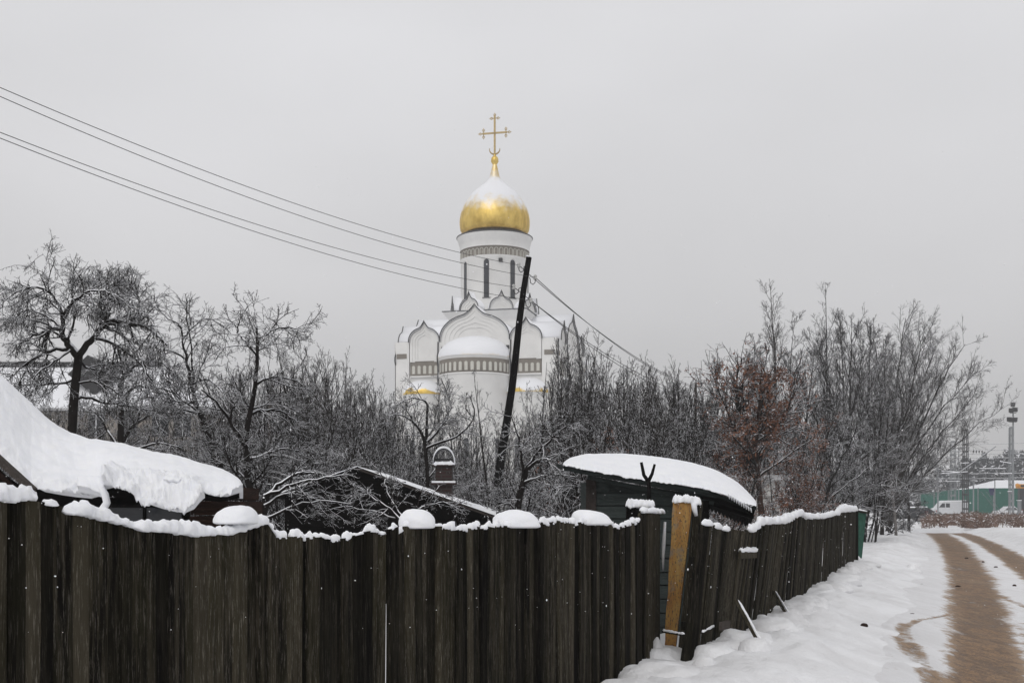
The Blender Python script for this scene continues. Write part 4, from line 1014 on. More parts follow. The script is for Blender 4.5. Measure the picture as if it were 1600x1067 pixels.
while z < 2.6:
    h = .175+U_(-.01, .01); tp = z+h-.018
    # plank clipped by the sloping roof
    xr = wx1
    if rz(wx1) < tp: xr = next((wx1-(wx1-wx0)*i/60 for i in range(61) if rz(wx1-(wx1-wx0)*i/60) >= tp), wx0)
    if xr-wx0 > .1 and rz(wx0) > tp: pl.box(wx0, xr, 15-.02+U_(0, .012), 15.03, z, tp)
    z += h
pl.box(wx0, wx1, 15.031, 15.06, .1, min(rz(wx0), rz(wx1))-.02); pl.add([(wx0, 15.033, .1), (wx1, 15.033, .1), (wx1, 15.033, rz(wx1)), (wx0, 15.033, rz(wx0))], [(0, 1, 2, 3)])
pl.box(wx0+.02, wx0+.05, 15.06, 17, .1, rz(wx0)-.05).box(wx1-.05, wx1-.02, 15.06, 17, .1, rz(wx1)-.02)
pl.build('plank_wall', 'green_plank', rs_)
MB().box(wx0-.03, wx0+.1, 14.95, 14.975, .1, rz(wx0)-.03).build('corner_board', 'barge_wood', rs_)
MB().box(P(1093, 0, 14.9).x, P(1107, 0, 14.9).x, 14.85, 14.95, .1, P(0, 782, 14.9).z).build('post', 'hut_wood', rs_)
# forked branch leaning on it
fk = MB().tube([tuple(P(a, b_, 14.3)) for a, b_ in [(1012, 830), (1013, 790), (1014, 760), (1013, 748)]], [.03, .028, .026, .026], 8)
fk.tube([tuple(P(a, b_, 14.3)) for a, b_ in [(1013, 752), (1006, 742), (1002, 722)]], [.026, .022, .018], 8); fk.tube([tuple(P(a, b_, 14.3)) for a, b_ in [(1013, 752), (1019, 740), (1023, 725)]], [.024, .02, .015], 8)
tag(fk.build('forked_branch', 'pole_wood', None, True), 'dark forked branch standing upright before the snow slab of the plank shed', 'branch')

# ------------------------------------------------------------------ fences
f1top = [(-70, 775), (58, 775), (61, 786), (92, 789), (95, 798), (136, 799), (138, 806), (170, 808), (172, 813), (190, 814), (195, 822), (260, 827), (300, 832), (365, 831), (372, 823), (393, 821), (397, 815), (421, 815), (423, 839), (450, 843), (475, 838), (500, 835), (508, 845), (530, 841), (575, 833), (620, 828), (640, 824), (690, 820), (700, 824), (775, 824), (790, 819), (845, 816), (850, 817), (895, 816), (955, 819), (958, 824), (985, 820), (998, 812), (1001, 812), (1003, 798), (1035, 799)]
f1path = [(-70, 4.9), (0, 5.3), (200, 5.9), (400, 6.8), (600, 7.7), (800, 9.0), (960, 10.9), (1001, 11.9), (1035, 13.3)]
fpts = smooth_poly([Vector(((a-800)/F*d, d, 0)) for a, d in f1path], 2)
fen = thing('board_fence', 'near fence of blackened upright boards with snow along its top', 'fence', tuple(fpts[len(fpts)//2]), group='board fences')
boards = []
def fence_boards(parent, path_bot, topfn, botz, n_cap=100, wr_=(.06, .12), tilt=lambda s_: 0, seed=3, skip=None):
    random.seed(seed)
    d = [0]
    for a, b_ in zip(path_bot, path_bot[1:]): d.append(d[-1]+(b_-a).length)
    def at(s_):
        s_ = max(0, min(d[-1]-1e-6, s_)); k = 0
        while d[k+1] < s_: k += 1
        return path_bot[k].lerp(path_bot[k+1], (s_-d[k])/(d[k+1]-d[k]))
    s_ = 0; items = []
    while s_ < d[-1]-.05:
        w_ = U_(*wr_)
        if random.random() < .2: w_ *= .6
        a = at(s_); b_ = at(min(d[-1], s_+w_+(.008 if random.random() < .02 else .021))); items.append((s_, a, b_)); s_ += w_
    res = []
    for s_, a, b_ in items:
        off = Vector((b_-a)); off.z = 0; nrm = Vector((off.y, -off.x, 0)).normalized()
        j = U_(-.005, .006)-(.020 if random.random() < .38 else 0); yaw = U_(-.004, .004)
        ta, tb = topfn(a), topfn(b_)
        jit = U_(-.020, .018) if 424 < 800+a.x/a.y*F < 1000 else (U_(-.022, .018) if a.y > 12.3 else U_(-.006, .006))
        th = .024; slant = U_(-.008, .008); wl = U_(.07, .16); wr2 = U_(.84, .93)
        A = a+nrm*j; B = b_+nrm*(j+yaw)
        ta = ta+nrm*j+Vector((0, 0, jit+slant)); tb = tb+nrm*(j+yaw)+Vector((0, 0, jit-slant))
        A = Vector((A.x, A.y, botz(a))); B = Vector((B.x, B.y, botz(b_)))
        vs = []; N = 6; wj = U_(-.006, .006)
        for i in range(N+1):
            t_ = i/N; wv = nrm*(.004*math.sin(t_*5+s_*9))
            p = A.lerp(ta, t_)+wv; q = B.lerp(tb, t_)+wv; m1 = p.lerp(q, wl); m2 = p.lerp(q, wr2)
            vs += [p+nrm*-.013, m1+nrm*.0, m2+nrm*wj, q+nrm*-.013, q-nrm*th, p-nrm*th]
        fs = [(i*6+k, i*6+(k+1) % 6, (i+1)*6+(k+1) % 6, (i+1)*6+k) for i in range(N) for k in range(6)]+[(5, 4, 3, 2, 1, 0), tuple(N*6+k for k in range(6))]
        res.append((vs, fs, (ta+tb)/2, nrm))
    rest = MB()
    for i, (vs, fs, t_, nrm) in enumerate(res):
        if i < n_cap: MB().add(vs, fs).build('board', 'fence_wood', parent)
        else: rest.add(vs, fs)
    if rest.v: rest.build('boards', 'fence_wood', parent)['kind'] = 'stuff'
    return res
def f1_topfn(p):
    px_ = 800+p.x/p.y*F; return Vector((p.x, p.y, CZ+(HZ-interp(f1top, px_))/F*p.y))
res1 = fence_boards(fen, fpts, f1_topfn, lambda p: .02, 100, (.062, .118))
# rails and posts behind
rl = [p+Vector((0, 0, 0)) for p in fpts]
for z in (.55, 1.35):
    mb = MB()
    for a, b_ in zip(rl[::4], rl[4::4]):
        o_ = Vector((b_.y-a.y, -(b_.x-a.x), 0)).normalized()*-.095
        mb.beam(a+o_+Vector((0, 0, z)), b_+o_+Vector((0, 0, z)), .05, .09)
    mb.build('rail', 'fence_wood', fen)
def f1_at(px_): # point on the fence top line seen at photo column px_
    best = min(resample(fpts, 900), key=lambda p: abs(800+p.x/p.y*F-px_)); return best
dense = resample(fpts, 900)
def f1_line(x0, x1, dy=0, yfix=None):
    pts = []
    for p in dense:
        px_ = 800+p.x/p.y*F
        if x0 <= px_ <= x1:
            y = yfix if yfix else interp(f1top, px_); pts.append(Vector((p.x, p.y+.012, CZ+(HZ-(y+dy))/F*p.y)))
    return pts
random.seed(17)
caps = [(-65, 57, .042, .058), (62, 93, .032, .040), (96, 421, .036, .044), (1003, 1036, .04, .035)]
for i, (x0, x1, hw_, hh_) in enumerate(caps):
    l_ = f1_line(x0, x1, 1)
    if len(l_) > 2:
        # step ends follow the board tops gently
        l_ = [Vector((p.x, p.y, sum(q.z for q in l_[max(0, k-6):k+7])/len(l_[max(0, k-6):k+7]))) for k, p in enumerate(l_)]
        snow_strip(l_, hw_*U_(.9, 1.1), hh_, i*3.7, .012, .5, 10).build('snow_cap', 'snow', fen, True)
for i, (vs_, fs_, tp_, nr_) in enumerate(res1):
    px_ = 800+tp_.x/tp_.y*F
    if 424 < px_ < 1000:
        l0, l1 = Vector(vs_[-6])+Vector((0, 0, 0)), Vector(vs_[-3]); 
        l0.y += .012; l1.y += .012; dd_ = (l1-l0)*U_(-.02, .12)
        snow_strip([l0+dd_, l1-dd_*U_(0, 1)], .026*U_(.8, 1.1), U_(.018, .042), i*2.3, .007, .5, 9).build('snow_cap', 'snow', fen, True)
        if random.random() < .35:
            c_ = l0.lerp(l1, U_(.2, .8)); mound((c_.x, c_.y, c_.z+.012), U_(.014, .026), U_(.014, .024), U_(.02, .036), i, U_(-.4, .4), 14).build('snow_cap', 'snow', fen, True)
for px_, yb, w_, h_, sk in [(367, 816, 35, 26, .12), (653, 823, 29, 27, -.15), (806, 822, 37, 25, .05), (925, 818, 32, 21, -.45)]:
    p = f1_at(px_); k = p.y/F
    c = (p.x, p.y+.04, CZ+(HZ-yb)/F*p.y); mound(c, w_*k, .13, h_*k, px_, sk).build('snow_mound', 'snow', fen, True)
# round post tops showing beside the mounds
for px_, yt, w_ in [(404, 816, 8), (684, 822, 7), (840, 818, 9)]:
    p = f1_at(px_); k = p.y/F; MB().tube([(p.x, p.y+.03, .05), (p.x, p.y+.02, CZ+(HZ-yt)*k)], w_*k, 10).build('post', 'fence_wood', fen)
# tall dark post near the gap with a flat snow cap
pD = f1_at(1000); k = pD.y/F
xq0, xq1 = (980-800)*k, (1026-800)*k
pD = Vector((pD.x, 13.35, 0)); k = pD.y/F; xq0, xq1 = (980-800)*k, (1024-800)*k
MB().box(xq0, xq1, pD.y+.06, pD.y+.16, .05, CZ+(HZ-790)*k).build('post', 'hut_wood', fen)
snow_strip([(xq0-.01, pD.y+.11, CZ+(HZ-790)*k), (xq1+.01, pD.y+.11, CZ+(HZ-790)*k)], .075, .075, 5, .012, .22).build('snow_cap', 'snow', fen, True)
# ochre gate post
kD = 12.9
op = thing('gate_post', 'leaning gate post with peeling ochre paint and a cap of snow', 'post', tuple(P(1047, 1018, kD)))
a0, a1, b1, b0 = P(1037, 1024, kD), P(1054, 1024, kD), P(1082, 782, kD), P(1052, 780, kD)
vs = [a0, a1, b1, b0]; vs = vs+[v+Vector((.02, .07, 0)) for v in vs]
mb = MB(); N = 10
for i in range(N+1):
    t_ = i/N; l_ = a0.lerp(b0, t_); r_ = a1.lerp(b1, t_); wv = .006*math.sin(i*1.9)
    l_ = l_+Vector((wv, 0, 0)); mb.v += [tuple(l_), tuple(r_), tuple(r_+Vector((.02, .07, 0))), tuple(l_+Vector((.02, .07, 0)))]
mb.f += [(i*4+k, i*4+(k+1) % 4, (i+1)*4+(k+1) % 4, (i+1)*4+k) for i in range(N) for k in range(4)]+[(3, 2, 1, 0), (N*4, N*4+1, N*4+2, N*4+3)]
mb.build('painted_plank', 'ochre_paint', op)
a0, a1, b1, b0 = P(1058, 1026, kD+.03), P(1069, 1026, kD+.03), P(1098, 784, kD+.03), P(1084, 784, kD+.03)
MB().add([a0, a1, b1, b0]+[v+Vector((.02, .08, 0)) for v in (a0, a1, b1, b0)], [(0, 1, 2, 3), (7, 6, 5, 4), (1, 5, 6, 2), (3, 2, 6, 7), (0, 3, 7, 4)]).build('dark_plank', 'fence_wood', op)
snow_strip([P(1050, 783, kD+.04), P(1070, 782, kD+.04), P(1096, 787, kD+.05)], .075, .072, 9, .012, .2).build('snow_cap', 'snow', op, True)
MB().tube([P(1084, 785, kD-.01), P(1085, 795, kD-.01), P(1088, 806, kD-.01)], [.035, .03, .018], 9).build('snow_lump', 'snow', op, True)
MB().tube([P(1039, 815, kD+.3), P(1037, 850, kD+.3), P(1036, 870, kD+.3), P(1036, 892, kD+.3)], [.014, .022, .016, .006], 8).build('snow_streak', 'snow', op, True)

# far fence
f2b = [(1062, 1030, 12.4), (1089, 1029, 12.5), (1113, 1015, 13.2), (1147, 1006, 13.9), (1199, 979, 15.9), (1245, 948, 19.0), (1276, 927, 22.0), (1306, 905, 26.0), (1337, 885, 31.5)]
f2t = [(1062, 1094), (1089, 1112), (1113, 1132), (1147, 1172), (1199, 1220), (1245, 1256), (1276, 1283), (1306, 1309), (1337, 1338)]
f2y = [(1090, 814), (1112, 820), (1140, 828), (1168, 830), (1182, 824), (1186, 816), (1205, 815), (1224, 814), (1240, 805), (1250, 802), (1258, 807), (1285, 807), (1300, 803), (1309, 801), (1311, 797), (1338, 795)]
p2 = smooth_poly([Vector(((a-800)/F*d, d, 0)) for a, b_, d in f2b], 1)
def f2_topfn(p):
    px_ = 800+p.x/p.y*F; tx = interp(f2t, px_); ty = interp(f2y, tx); q = P(tx, ty, p.y)
    return q
fe2 = thing('board_fence', 'far leaning fence of dark boards running beside the road beyond the ochre post', 'fence', tuple(p2[len(p2)//2]), group='board fences')
res2 = fence_boards(fe2, p2, f2_topfn, lambda p: gz(p.x, p.y)-.12, 100, (.075, .125), seed=8)
tl = [f2_topfn(p) for p in resample(p2, 500)]
def f2_line(x0, x1, dy=1):
    o_ = [Vector((p.x, p.y+.01, p.z-dy/F*p.y)) for p in tl if x0 <= 800+p.x/p.y*F <= x1]
    return [Vector((p.x, p.y, sum(q.z for q in o_[max(0, k-4):k+5])/len(o_[max(0, k-4):k+5]))) for k, p in enumerate(o_)]
for i, (x0, x1, hh_) in enumerate([(1091, 1113, .05), (1115, 1128, .045), (1128, 1140, .05), (1170, 1186, .06), (1184, 1311, .062), (1306, 1339, .09)]):
    l_ = f2_line(x0, x1)
    if len(l_) > 2: snow_strip(l_, .045, hh_, i*5.1, .03, .55, 9).build('snow_cap', 'snow', fe2, True)
pe = p2[-1]; kE = pe.y/F
mound(f2_topfn(pe)+Vector((-.35, 0, 0)), .16, .14, .14, 5).build('snow_cap', 'snow', fe2, True)
MB().box(pe.x-.06, pe.x+.05, pe.y-.08, pe.y+.04, 0, CZ+(HZ-789)*kE).build('post', 'fence_wood', fe2)
for z in (.6, 1.3):
    mb = MB()
    for a, b_ in zip(p2[::2], p2[2::2]):
        o_ = Vector((b_.y-a.y, -(b_.x-a.x), 0)).normalized()*-.095; ln = Vector((f2_topfn(a).x-a.x, 0, 0))*z/1.6; ln2 = Vector((f2_topfn(b_).x-b_.x, 0, 0))*z/1.6
        mb.beam(a+o_+ln+Vector((0, 0, z)), b_+o_+ln2+Vector((0, 0, z)), .05, .09)
    mb.build('rail', 'fence_wood', fe2)
# patch board with snow, broken rail ends on this side
q = P(1168, 866, 13.9); MB().beam(P(1156, 866, 13.5), P(1181, 865, 14.4), .03, .10, (0, 0, 1)).build('patch_board', 'fence_wood', fe2)
snow_strip([P(1156, 861, 13.5), P(1181, 860, 14.4)], .03, .035, 2, .015, .8).build('snow_cap', 'snow', fe2, True)
for a, b_ in (((1097, 989, 12.5), (1116, 979, 12.9)), ((1035, 986, 12.6), (1070, 992, 12.2))):
    MB().tube([P(*a), P(*b_)], .013, 6).build('twig_rail', 'fence_wood', fe2)
    snow_strip([P(*a)+Vector((0, 0, .01)), P(*b_)+Vector((0, 0, .01))], .012, .018, 4, .01, .6).build('snow_cap', 'snow', fe2, True)
MB().beam(P(1126, 978, 12.6), P(1139, 975, 13.1), .03, .09).build('patch_board', 'barge_wood', fe2)
# props of the fence
def prop(label, top, bot, Dt, Db, w_):
    r = thing('fence_prop', label, 'prop board', tuple(P(*bot, Db)), group='props leaning on the far fence')
    a, b_ = P(*bot, Db), P(*top, Dt); a = a+(a-b_).normalized()*.15
    MB().beam(a, b_, .03, w_, (0, 1, 0)).build('plank', 'fence_wood', r)
    d = (b_-a).normalized(); up = Vector((0, 0, .5))-d*.5*d.z
    o_ = Vector((.028, -.012, .012))
    pts = resample([b_+o_, a+o_*1.1], 12)
    snow_strip(pts[:11], .022, .022, 3, .02, .4).build('snow_cap', 'snow', r, True)
    return r
prop('first leaning prop board with snow on its edge, nearer the ochre post', (1149, 938), (1181, 996), 13.2, 13.1, .055)
prop('second leaning prop board with snow on its edge, farther along the fence', (1208, 924), (1236, 973), 16.0, 16.1, .06)
# green bin-like gate leaf beyond the fence end
gt = thing('green_gate', 'faded green board gate at the far end of the fence', 'gate', (P(1344, 0, 33).x, 33, .2))
a0, a1 = P(1336, 862, 33.0), P(1345, 872, 33.4); b1, b0 = P(1352, 802, 33.4), P(1337, 799, 33.0)
MB().add([a0, a1, b1, b0]+[v+Vector((.05, .06, 0)) for v in (a0, a1, b1, b0)], [(0, 1, 2, 3), (7, 6, 5, 4), (1, 5, 6, 2), (3, 2, 6, 7), (0, 3, 7, 4)]).build('panel', 'green_paint', gt)
MB().beam(b0+Vector((0, -.02, .02)), b1+Vector((.06, -.02, .02)), .1, .05).build('top_rail', 'fence_wood', gt)
snow_strip([b0+Vector((0, 0, .04)), b1+Vector((.05, 0, .04))], .05, .05, 3, .03).build('snow_cap', 'snow', gt, True)
# drifts at the fence foot
def drift(label, px_, py, D, rx, ry, rz_, sk=0):
    c = P(px_, py, D); c.z = gz(c.x, c.y)-.05
    return c, rx, ry, rz_, sk
dr_ = MB()
random.seed(4)
for i, p in enumerate(resample(p2, 42)):
    if i in (0,): continue
    nrm = Vector((.85, -.45, 0)); c = p+nrm*.12; h = U_(.10, .24)
    if i < 3: h = .2
    m_ = mound((c.x, c.y, gz(c.x, c.y)-.10), U_(.3, .55), U_(.35, .7), h, i*7, 0, 24); dr_.add(m_.v, m_.f)
c = P(1030, 1030, 12.6); m_ = mound((c.x+.05, 12.7, gz(c.x, 12.7)-.1), .42, .35, .26, 3, 0, 30); dr_.add(m_.v, m_.f)
dr_.tube([(P(1025, 0, 12.9).x, 12.75, .2), (P(1026, 0, 12.75).x, 12.75, .38), (P(1027, 0, 12.75).x, 12.75, .45)], [.14, .06, .01], 10)
for x, y in ((-.2, 9.1), (.35, 9.7), (.85, 10.4), (1.2, 11.3)): m_ = mound((x+.25, y-.2, gz(x, y)-.1), .5, .5, .2, x*5, 0, 24); dr_.add(m_.v, m_.f)
tag(dr_.build('snow_drift', 'ground_snow', None, True), None, None, kind='structure')

# ------------------------------------------------------------------ leaning power pole and wires
PD = 27.0
pt, pb = P(826, 402, PD), P(758, 905, PD); pb.z = .1
pole = thing('power_pole', 'tall leaning black wooden power pole with four hook insulators', 'pole', tuple(pb))
pts = [pb.lerp(pt, i/10)+Vector((.02*math.sin(i*1.3), 0, 0)) for i in range(11)]
MB().tube(pts, [.118-.053*i/10 for i in range(11)], 12).build('pole_shaft', 'pole_wood', pole, True)
ends = []
for px_, py, sd_ in ((814, 417, -1), (833, 436, 1), (806, 451, -1), (826, 472, 1)):
    base = P(px_+(-sd_)*6 if sd_ > 0 else px_+9, py-2, PD-.02); c = P(px_, py, PD-.02)
    hk = MB().tube([base, c+Vector((-sd_*.07, 0, .0)), c+Vector((-sd_*.06, 0, -.09)), c+Vector((0, 0, -.13)), c+Vector((sd_*.045, 0, -.08)), c+Vector((sd_*.05, 0, -.02))], .011, 6).build('hook', 'dark_metal', pole)
    MB().lathe([(.008, -.05), (.04, -.045), (.045, -.01), (.028, .005), (.04, .02), (.042, .045), (.02, .07), (.002, .075)], 12, tuple(c+Vector((sd_*.05, 0, .03)))).build('insulator', 'porcelain', pole, True)
    ends.append(c+Vector((sd_*.05, 0, .04)))
MB().tube([pt+Vector((-.02, 0, .0)), pt+Vector((0, 0, .03))], [.07, .03], 10).build('snow_cap', 'snow', pole, True)
def wire(label, a, b_, sag, group, r_=.0055):
    pts = [Vector(a).lerp(Vector(b_), i/40)-Vector((0, 0, sag*4*(i/40)*(1-i/40))) for i in range(41)]
    return tag(MB().tube(pts, r_, 5).build('power_line', 'wire'), label, 'power line', group)
# toward the camera's left: seen at photo x=0 at the rows given
names = ['topmost', 'second highest', 'third', 'lowest']
for (e, y0p, nm, sag) in ((ends[0], 137, 'topmost', .42), (ends[1], 151, 'second highest', .50), (ends[2], 207, 'third', .42), (ends[3], 216, 'lowest', .45)):
    at0 = P(0, y0p, 15.0)   # where it leaves the picture
    d = at0-e; tt = 1.25
    far = e+d*tt
    # keep the photographed crossing at x=0 despite the sag
    far.z = e.z+(at0.z+sag*4*.8*.2-e.z)*tt
    wire(nm+' of four power lines running from the leaning pole to the left edge', e, far, sag, 'power lines left of the pole')
FD = 44.0
for (e, yy, nm) in ((ends[0], 604, 'upper'), (ends[1], 606, 'second'), (ends[2], 621, 'third'), (ends[3], 624, 'lowest')):
    wire(nm+' power line descending right from the leaning pole to the far trees', e, P(1085+(3 if yy % 2 else 0), yy, FD), .35, 'power lines right of the pole', .009)
# far pole carrying them
r = thing('utility_pole', 'distant wooden pole hidden among the twigs right of the church', 'pole', (P(1087, 0, FD).x, FD, .2))
MB().tube([(P(1087, 0, FD).x, FD, .1), P(1087, 598, FD)], [.06, .05], 8).build('pole_shaft', 'barge_wood', r, True)
r = thing('utility_pole', 'thin grey wooden pole with a crossbar rising from the thicket left of the church', 'pole', (P(423, 0, 38).x, 38, .2))
MB().tube([(P(425, 0, 38).x, 38, .1), P(421, 602, 38)], [.09, .07], 8).build('pole_shaft', 'barge_wood', r, True)
MB().beam(P(412, 604, 37.9), P(428, 604, 37.9), .06, .05).build('crossbar', 'barge_wood', r)
r = thing('floodlight_mast', 'slim dark mast with a snow topped floodlight box before the right side of the church', 'floodlight', (P(885, 0, 70).x, 70, .2))
MB().tube([(P(886, 0, 70).x, 70, .1), P(886, 590, 70)], .06, 8).build('mast', 'dark_metal', r)
p = P(885, 601, 69.9); MB().box(p.x-.27, p.x+.27, 69.6, 69.93, p.z-.27, p.z+.27).build('lamp_box', 'dark_metal', r)
mound((p.x, 69.75, p.z+.27), .28, .2, .12, 2, 0, 16).build('snow_cap', 'snow', r, True)

# ------------------------------------------------------------------ far house on the left
D = 62
fh = thing('far_house', 'pale house with a broad snowy roof and dark ridge behind the left apple trees', 'house', (P(140, 0, D).x, D, .2))
rz_ = P(0, 571, D+4).z; ez = P(0, 637, D).z
x0, x1 = P(-60, 0, D).x, P(318, 0, D).x; xr0, xr1 = P(-60, 0, D+4).x, P(250, 0, D+4).x
MB().add([(x0, D, ez), (x1, D, ez), (xr1, D+4, rz_), (xr0, D+4, rz_), (x1, D+8, ez), (x0, D+8, ez), (x0, D, ez-.15), (x1, D, ez-.15), (x1, D+8, ez-.15)], [(0, 1, 2, 3), (1, 4, 2), (2, 4, 5, 3), (0, 6, 7, 1), (1, 7, 8, 4)]).build('roof', 'roof_snow', fh)
MB().beam((xr0, D+3.9, rz_+.05), (xr1+.1, D+3.9, rz_+.05), .3, .26).build('ridge', 'dark_metal', fh)
wo_ = MB().box(x0+.4, x1-.5, D+.4, D+7.5, 0, ez-.16).build('wall', 'beige_plaster', fh)
for px_ in (150, 200, 250, 285):
    p = P(px_, 665, D+.35); wn = MB().box(p.x-.45, p.x+.45, D+.37, D+.395, p.z-.6, p.z+.6).build('window', 'dark_glass', fh)
    MB().box(p.x-.52, p.x+.52, D+.34, D+.365, p.z+.6, p.z+.68).box(p.x-.03, p.x+.03, D+.34, D+.365, p.z-.6, p.z+.598).build('frame', 'white_paint', wn)
p = P(233, 0, D+1).x; MB().box(p-.35, p+.35, D+.8, D+1.5, ez-.5, P(0, 620, D+1).z).build('chimney', 'brick', fh)
p = P(187, 0, D+1).x; MB().box(p-.3, p+.3, D+.8, D+1.4, ez-.5, P(0, 622, D+1).z).build('chimney', 'brick', fh)
gp = P(140, 577, D+1.5)
MB().add([(gp.x-1.1, D+1.2, gp.z-.3), (gp.x+1.1, D+1.2, gp.z+.2), (gp.x+.4, D+1.2, gp.z-1.5), (gp.x, D+1.2, gp.z+.75), (gp.x-1.1, D+4, gp.z-.3), (gp.x+1.1, D+4, gp.z+.2), (gp.x+.4, D+4, gp.z-1.5), (gp.x, D+4, gp.z+.75)], [(0, 2, 1, 3), (0, 3, 7, 4), (3, 1, 5, 7), (0, 4, 6, 2), (2, 6, 5, 1)]).build('dormer', 'dark_metal', fh)
# tiny gilded chapel behind the thicket
D = 170; c = P(503, 692, D)
tc_ = thing('chapel', 'tiny distant chapel with a gilded cupola glinting through the thicket left of the church', 'chapel', (c.x, D, .2))
MB().box(c.x-2.2, c.x+2.2, D-2, D+2, 0, P(0, 722, D).z).build('wall', 'plaster', tc_)
zr = P(0, 722, D).z; MB().add([(c.x-2.5, D-2.3, zr), (c.x+2.5, D-2.3, zr), (c.x+2.5, D+2.3, zr), (c.x-2.5, D+2.3, zr), (c.x, D, zr+1.6)], [(0, 1, 4), (1, 2, 4), (2, 3, 4), (3, 0, 4)]).build('roof', 'roof_snow', tc_)
MB().lathe([(.4, zr+.8), (.4, c.z-.6), (.6, c.z-.5), (.68, c.z-.1), (.5, c.z+.3), (.15, c.z+.7), (.02, c.z+1.3)], 20, (c.x, D, 0)).build('cupola', 'gold', tc_, True)
# white building right of the shed
D = 46
wb = thing('white_building', 'white walled building with a snowy roof seen between trunks right of the shed', 'building', (P(1200, 0, D).x, D, .2))
xa, xb = P(1180, 0, D).x, P(1226, 0, D).x; MB().box(xa, xb, D, D+5, 0, P(0, 750, D).z).box(P(1164, 0, D).x, xa-.003, D-.5, D+4, 0, P(0, 800, D).z).build('wall', 'plaster', wb)
MB().box(xa-.25, xb+.25, D-.25, D+6.2, P(0, 750, D).z+.003, P(0, 746, D).z+.1).build('roof', 'roof_snow', wb)
for zz in (.3, 1.2, 2.2): MB().box(xa+.15, xb-.15, D-.04, D-.003, zz, zz+.1).build('ledge', 'plaster_grey', wb)

# ------------------------------------------------------------------ railway corner on the right
def gnd(D): return .25
gw = thing('green_barrier', 'long green noise barrier with a snowy top edge beyond the road', 'barrier', (P(1530, 0, 200).x, 200, .2))
pn = MB(); x = P(1440, 0, 215).x; a = Vector((P(1438, 0, 225).x, 225, 0)); b_ = Vector((P(1720, 0, 185).x, 185, 0)); NN = 22
for i in range(NN):
    p, q = a.lerp(b_, i/NN), a.lerp(b_, (i+.985)/NN)
    tz = lambda v: CZ+(HZ-interp([(1438, 771), (1480, 766), (1530, 762.5), (1720, 762)], 800+v.x/v.y*F))/F*v.y
    pn.add([(p.x, p.y, 0), (q.x, q.y, 0), (q.x, q.y, tz(q)), (p.x, p.y, tz(p)), (p.x, p.y+.12, 0), (q.x, q.y+.12, 0), (q.x, q.y+.12, tz(q)), (p.x, p.y+.12, tz(p))], [(0, 1, 2, 3), (3, 2, 6, 7), (5, 4, 7, 6), (1, 5, 6, 2), (0, 3, 7, 4)])
    if i % 2 == 0: MB().box(p.x-.1, p.x+.1, p.y-.14, p.y-.01, 0, tz(p)+.06).build('post', 'grey_metal', gw)
pn.build('panel_run', 'snowy_wall', gw)
# white-roofed building behind it
D = 240; sb = thing('long_building', 'low building with a snow white pitched roof behind the green barrier', 'building', (P(1570, 0, D).x, D, .2))
pts = [P(1528, 768, D), P(1660, 768, D), P(1650, 750, D+10), P(1556, 750, D+10)]
MB().add(pts, [(0, 1, 2, 3)]).add([pts[0], pts[3], (pts[0].x, D+20, pts[0].z)], [(0, 2, 1)]).build('roof', 'roof_snow', sb); MB().box(pts[0].x+.5, pts[1].x, D+.5, D+19, 0, pts[0].z-.01).build('wall', 'beige_plaster', sb)
D = 195; yc = thing('yellow_machine', 'yellow and black machine cab above the green barrier at the right edge', 'machine', (P(1592, 0, D).x, D, .2))
def pbox(mb, x0_, x1_, y0_, y1_, D, dep): a, b2 = P(x0_, y1_, D), P(x1_, y0_, D); return mb.box(a.x, b2.x, D, D+dep, a.z, b2.z)
pbox(MB(), 1593, 1604, 756, 762.5, D, 1.5).build('body', 'orange_paint', yc); pbox(MB(), 1595, 1603, 757.5, 760.5, D-.06, .05).build('window', 'dark_glass', yc)
a = P(1591, 758, D); MB().lathe([(.01, -.35), (.3, -.25), (.36, 0), (.3, .25), (.01, .35)], 14, (a.x, D+.3, a.z)).build('lamp', 'orange_paint', yc)
pbox(MB(), 1594, 1606, 762.6, 806, D+.3, 1).build('mast', 'dark_paint', yc)
# lattice masts
def lattice(label, px_, ytop, D, wpx, mat='grey_metal', arms=(), h0=.25, solid=None):
    c = P(px_, 0, D); zt = P(0, ytop, D).z; r = thing('catenary_mast', label, 'mast', (c.x, D, .2), group='catenary masts by the railway')
    w_ = wpx/F*D/2; mb = MB()
    for sx in (-1, 1):
        for sy in (-1, 1): mb.beam((c.x+sx*w_, D+sy*w_, .1), (c.x+sx*w_*.8, D+sy*w_*.8, zt), .12, .12)
    n = int(zt/1.1)
    for i in range(n+1):
        z = .3+(zt-.3)*i/n; ww = w_*(1-.2*z/zt)
        for sy in (-1, 1): mb.box(c.x-ww, c.x+ww, D+sy*ww-.07, D+sy*ww-.062, z-.14, z+.14)
    mb.build('lattice', mat, r)
    for (x0_, y0_, x1_, y1_, th) in arms: MB().tube([P(x0_, y0_, D-.5), P(x1_, y1_, D-.5)], th, 4).build('bracket_arm', 'snowy_metal', r)
    return r
lattice('lattice railway mast with a long snowy bracket arm left of the diagonal strut', 1508.5, 672, 182, 7, 'dark_metal', [(1512, 737, 1470, 740, .1), (1514, 723, 1502, 724, .1)])
lattice('shorter lattice railway mast left of the one with the long arm', 1489, 690, 190, 7, 'grey_metal', [(1470, 736, 1500, 738, .12), (1470, 752, 1500, 752, .08)])
lattice('lattice railway mast behind the floodlight mast at the right', 1580, 668, 160, 5.5, 'grey_metal', [(1562, 721, 1580, 724, .1), (1562, 740, 1582, 740, .1), (1574, 768, 1582, 768, .08)])
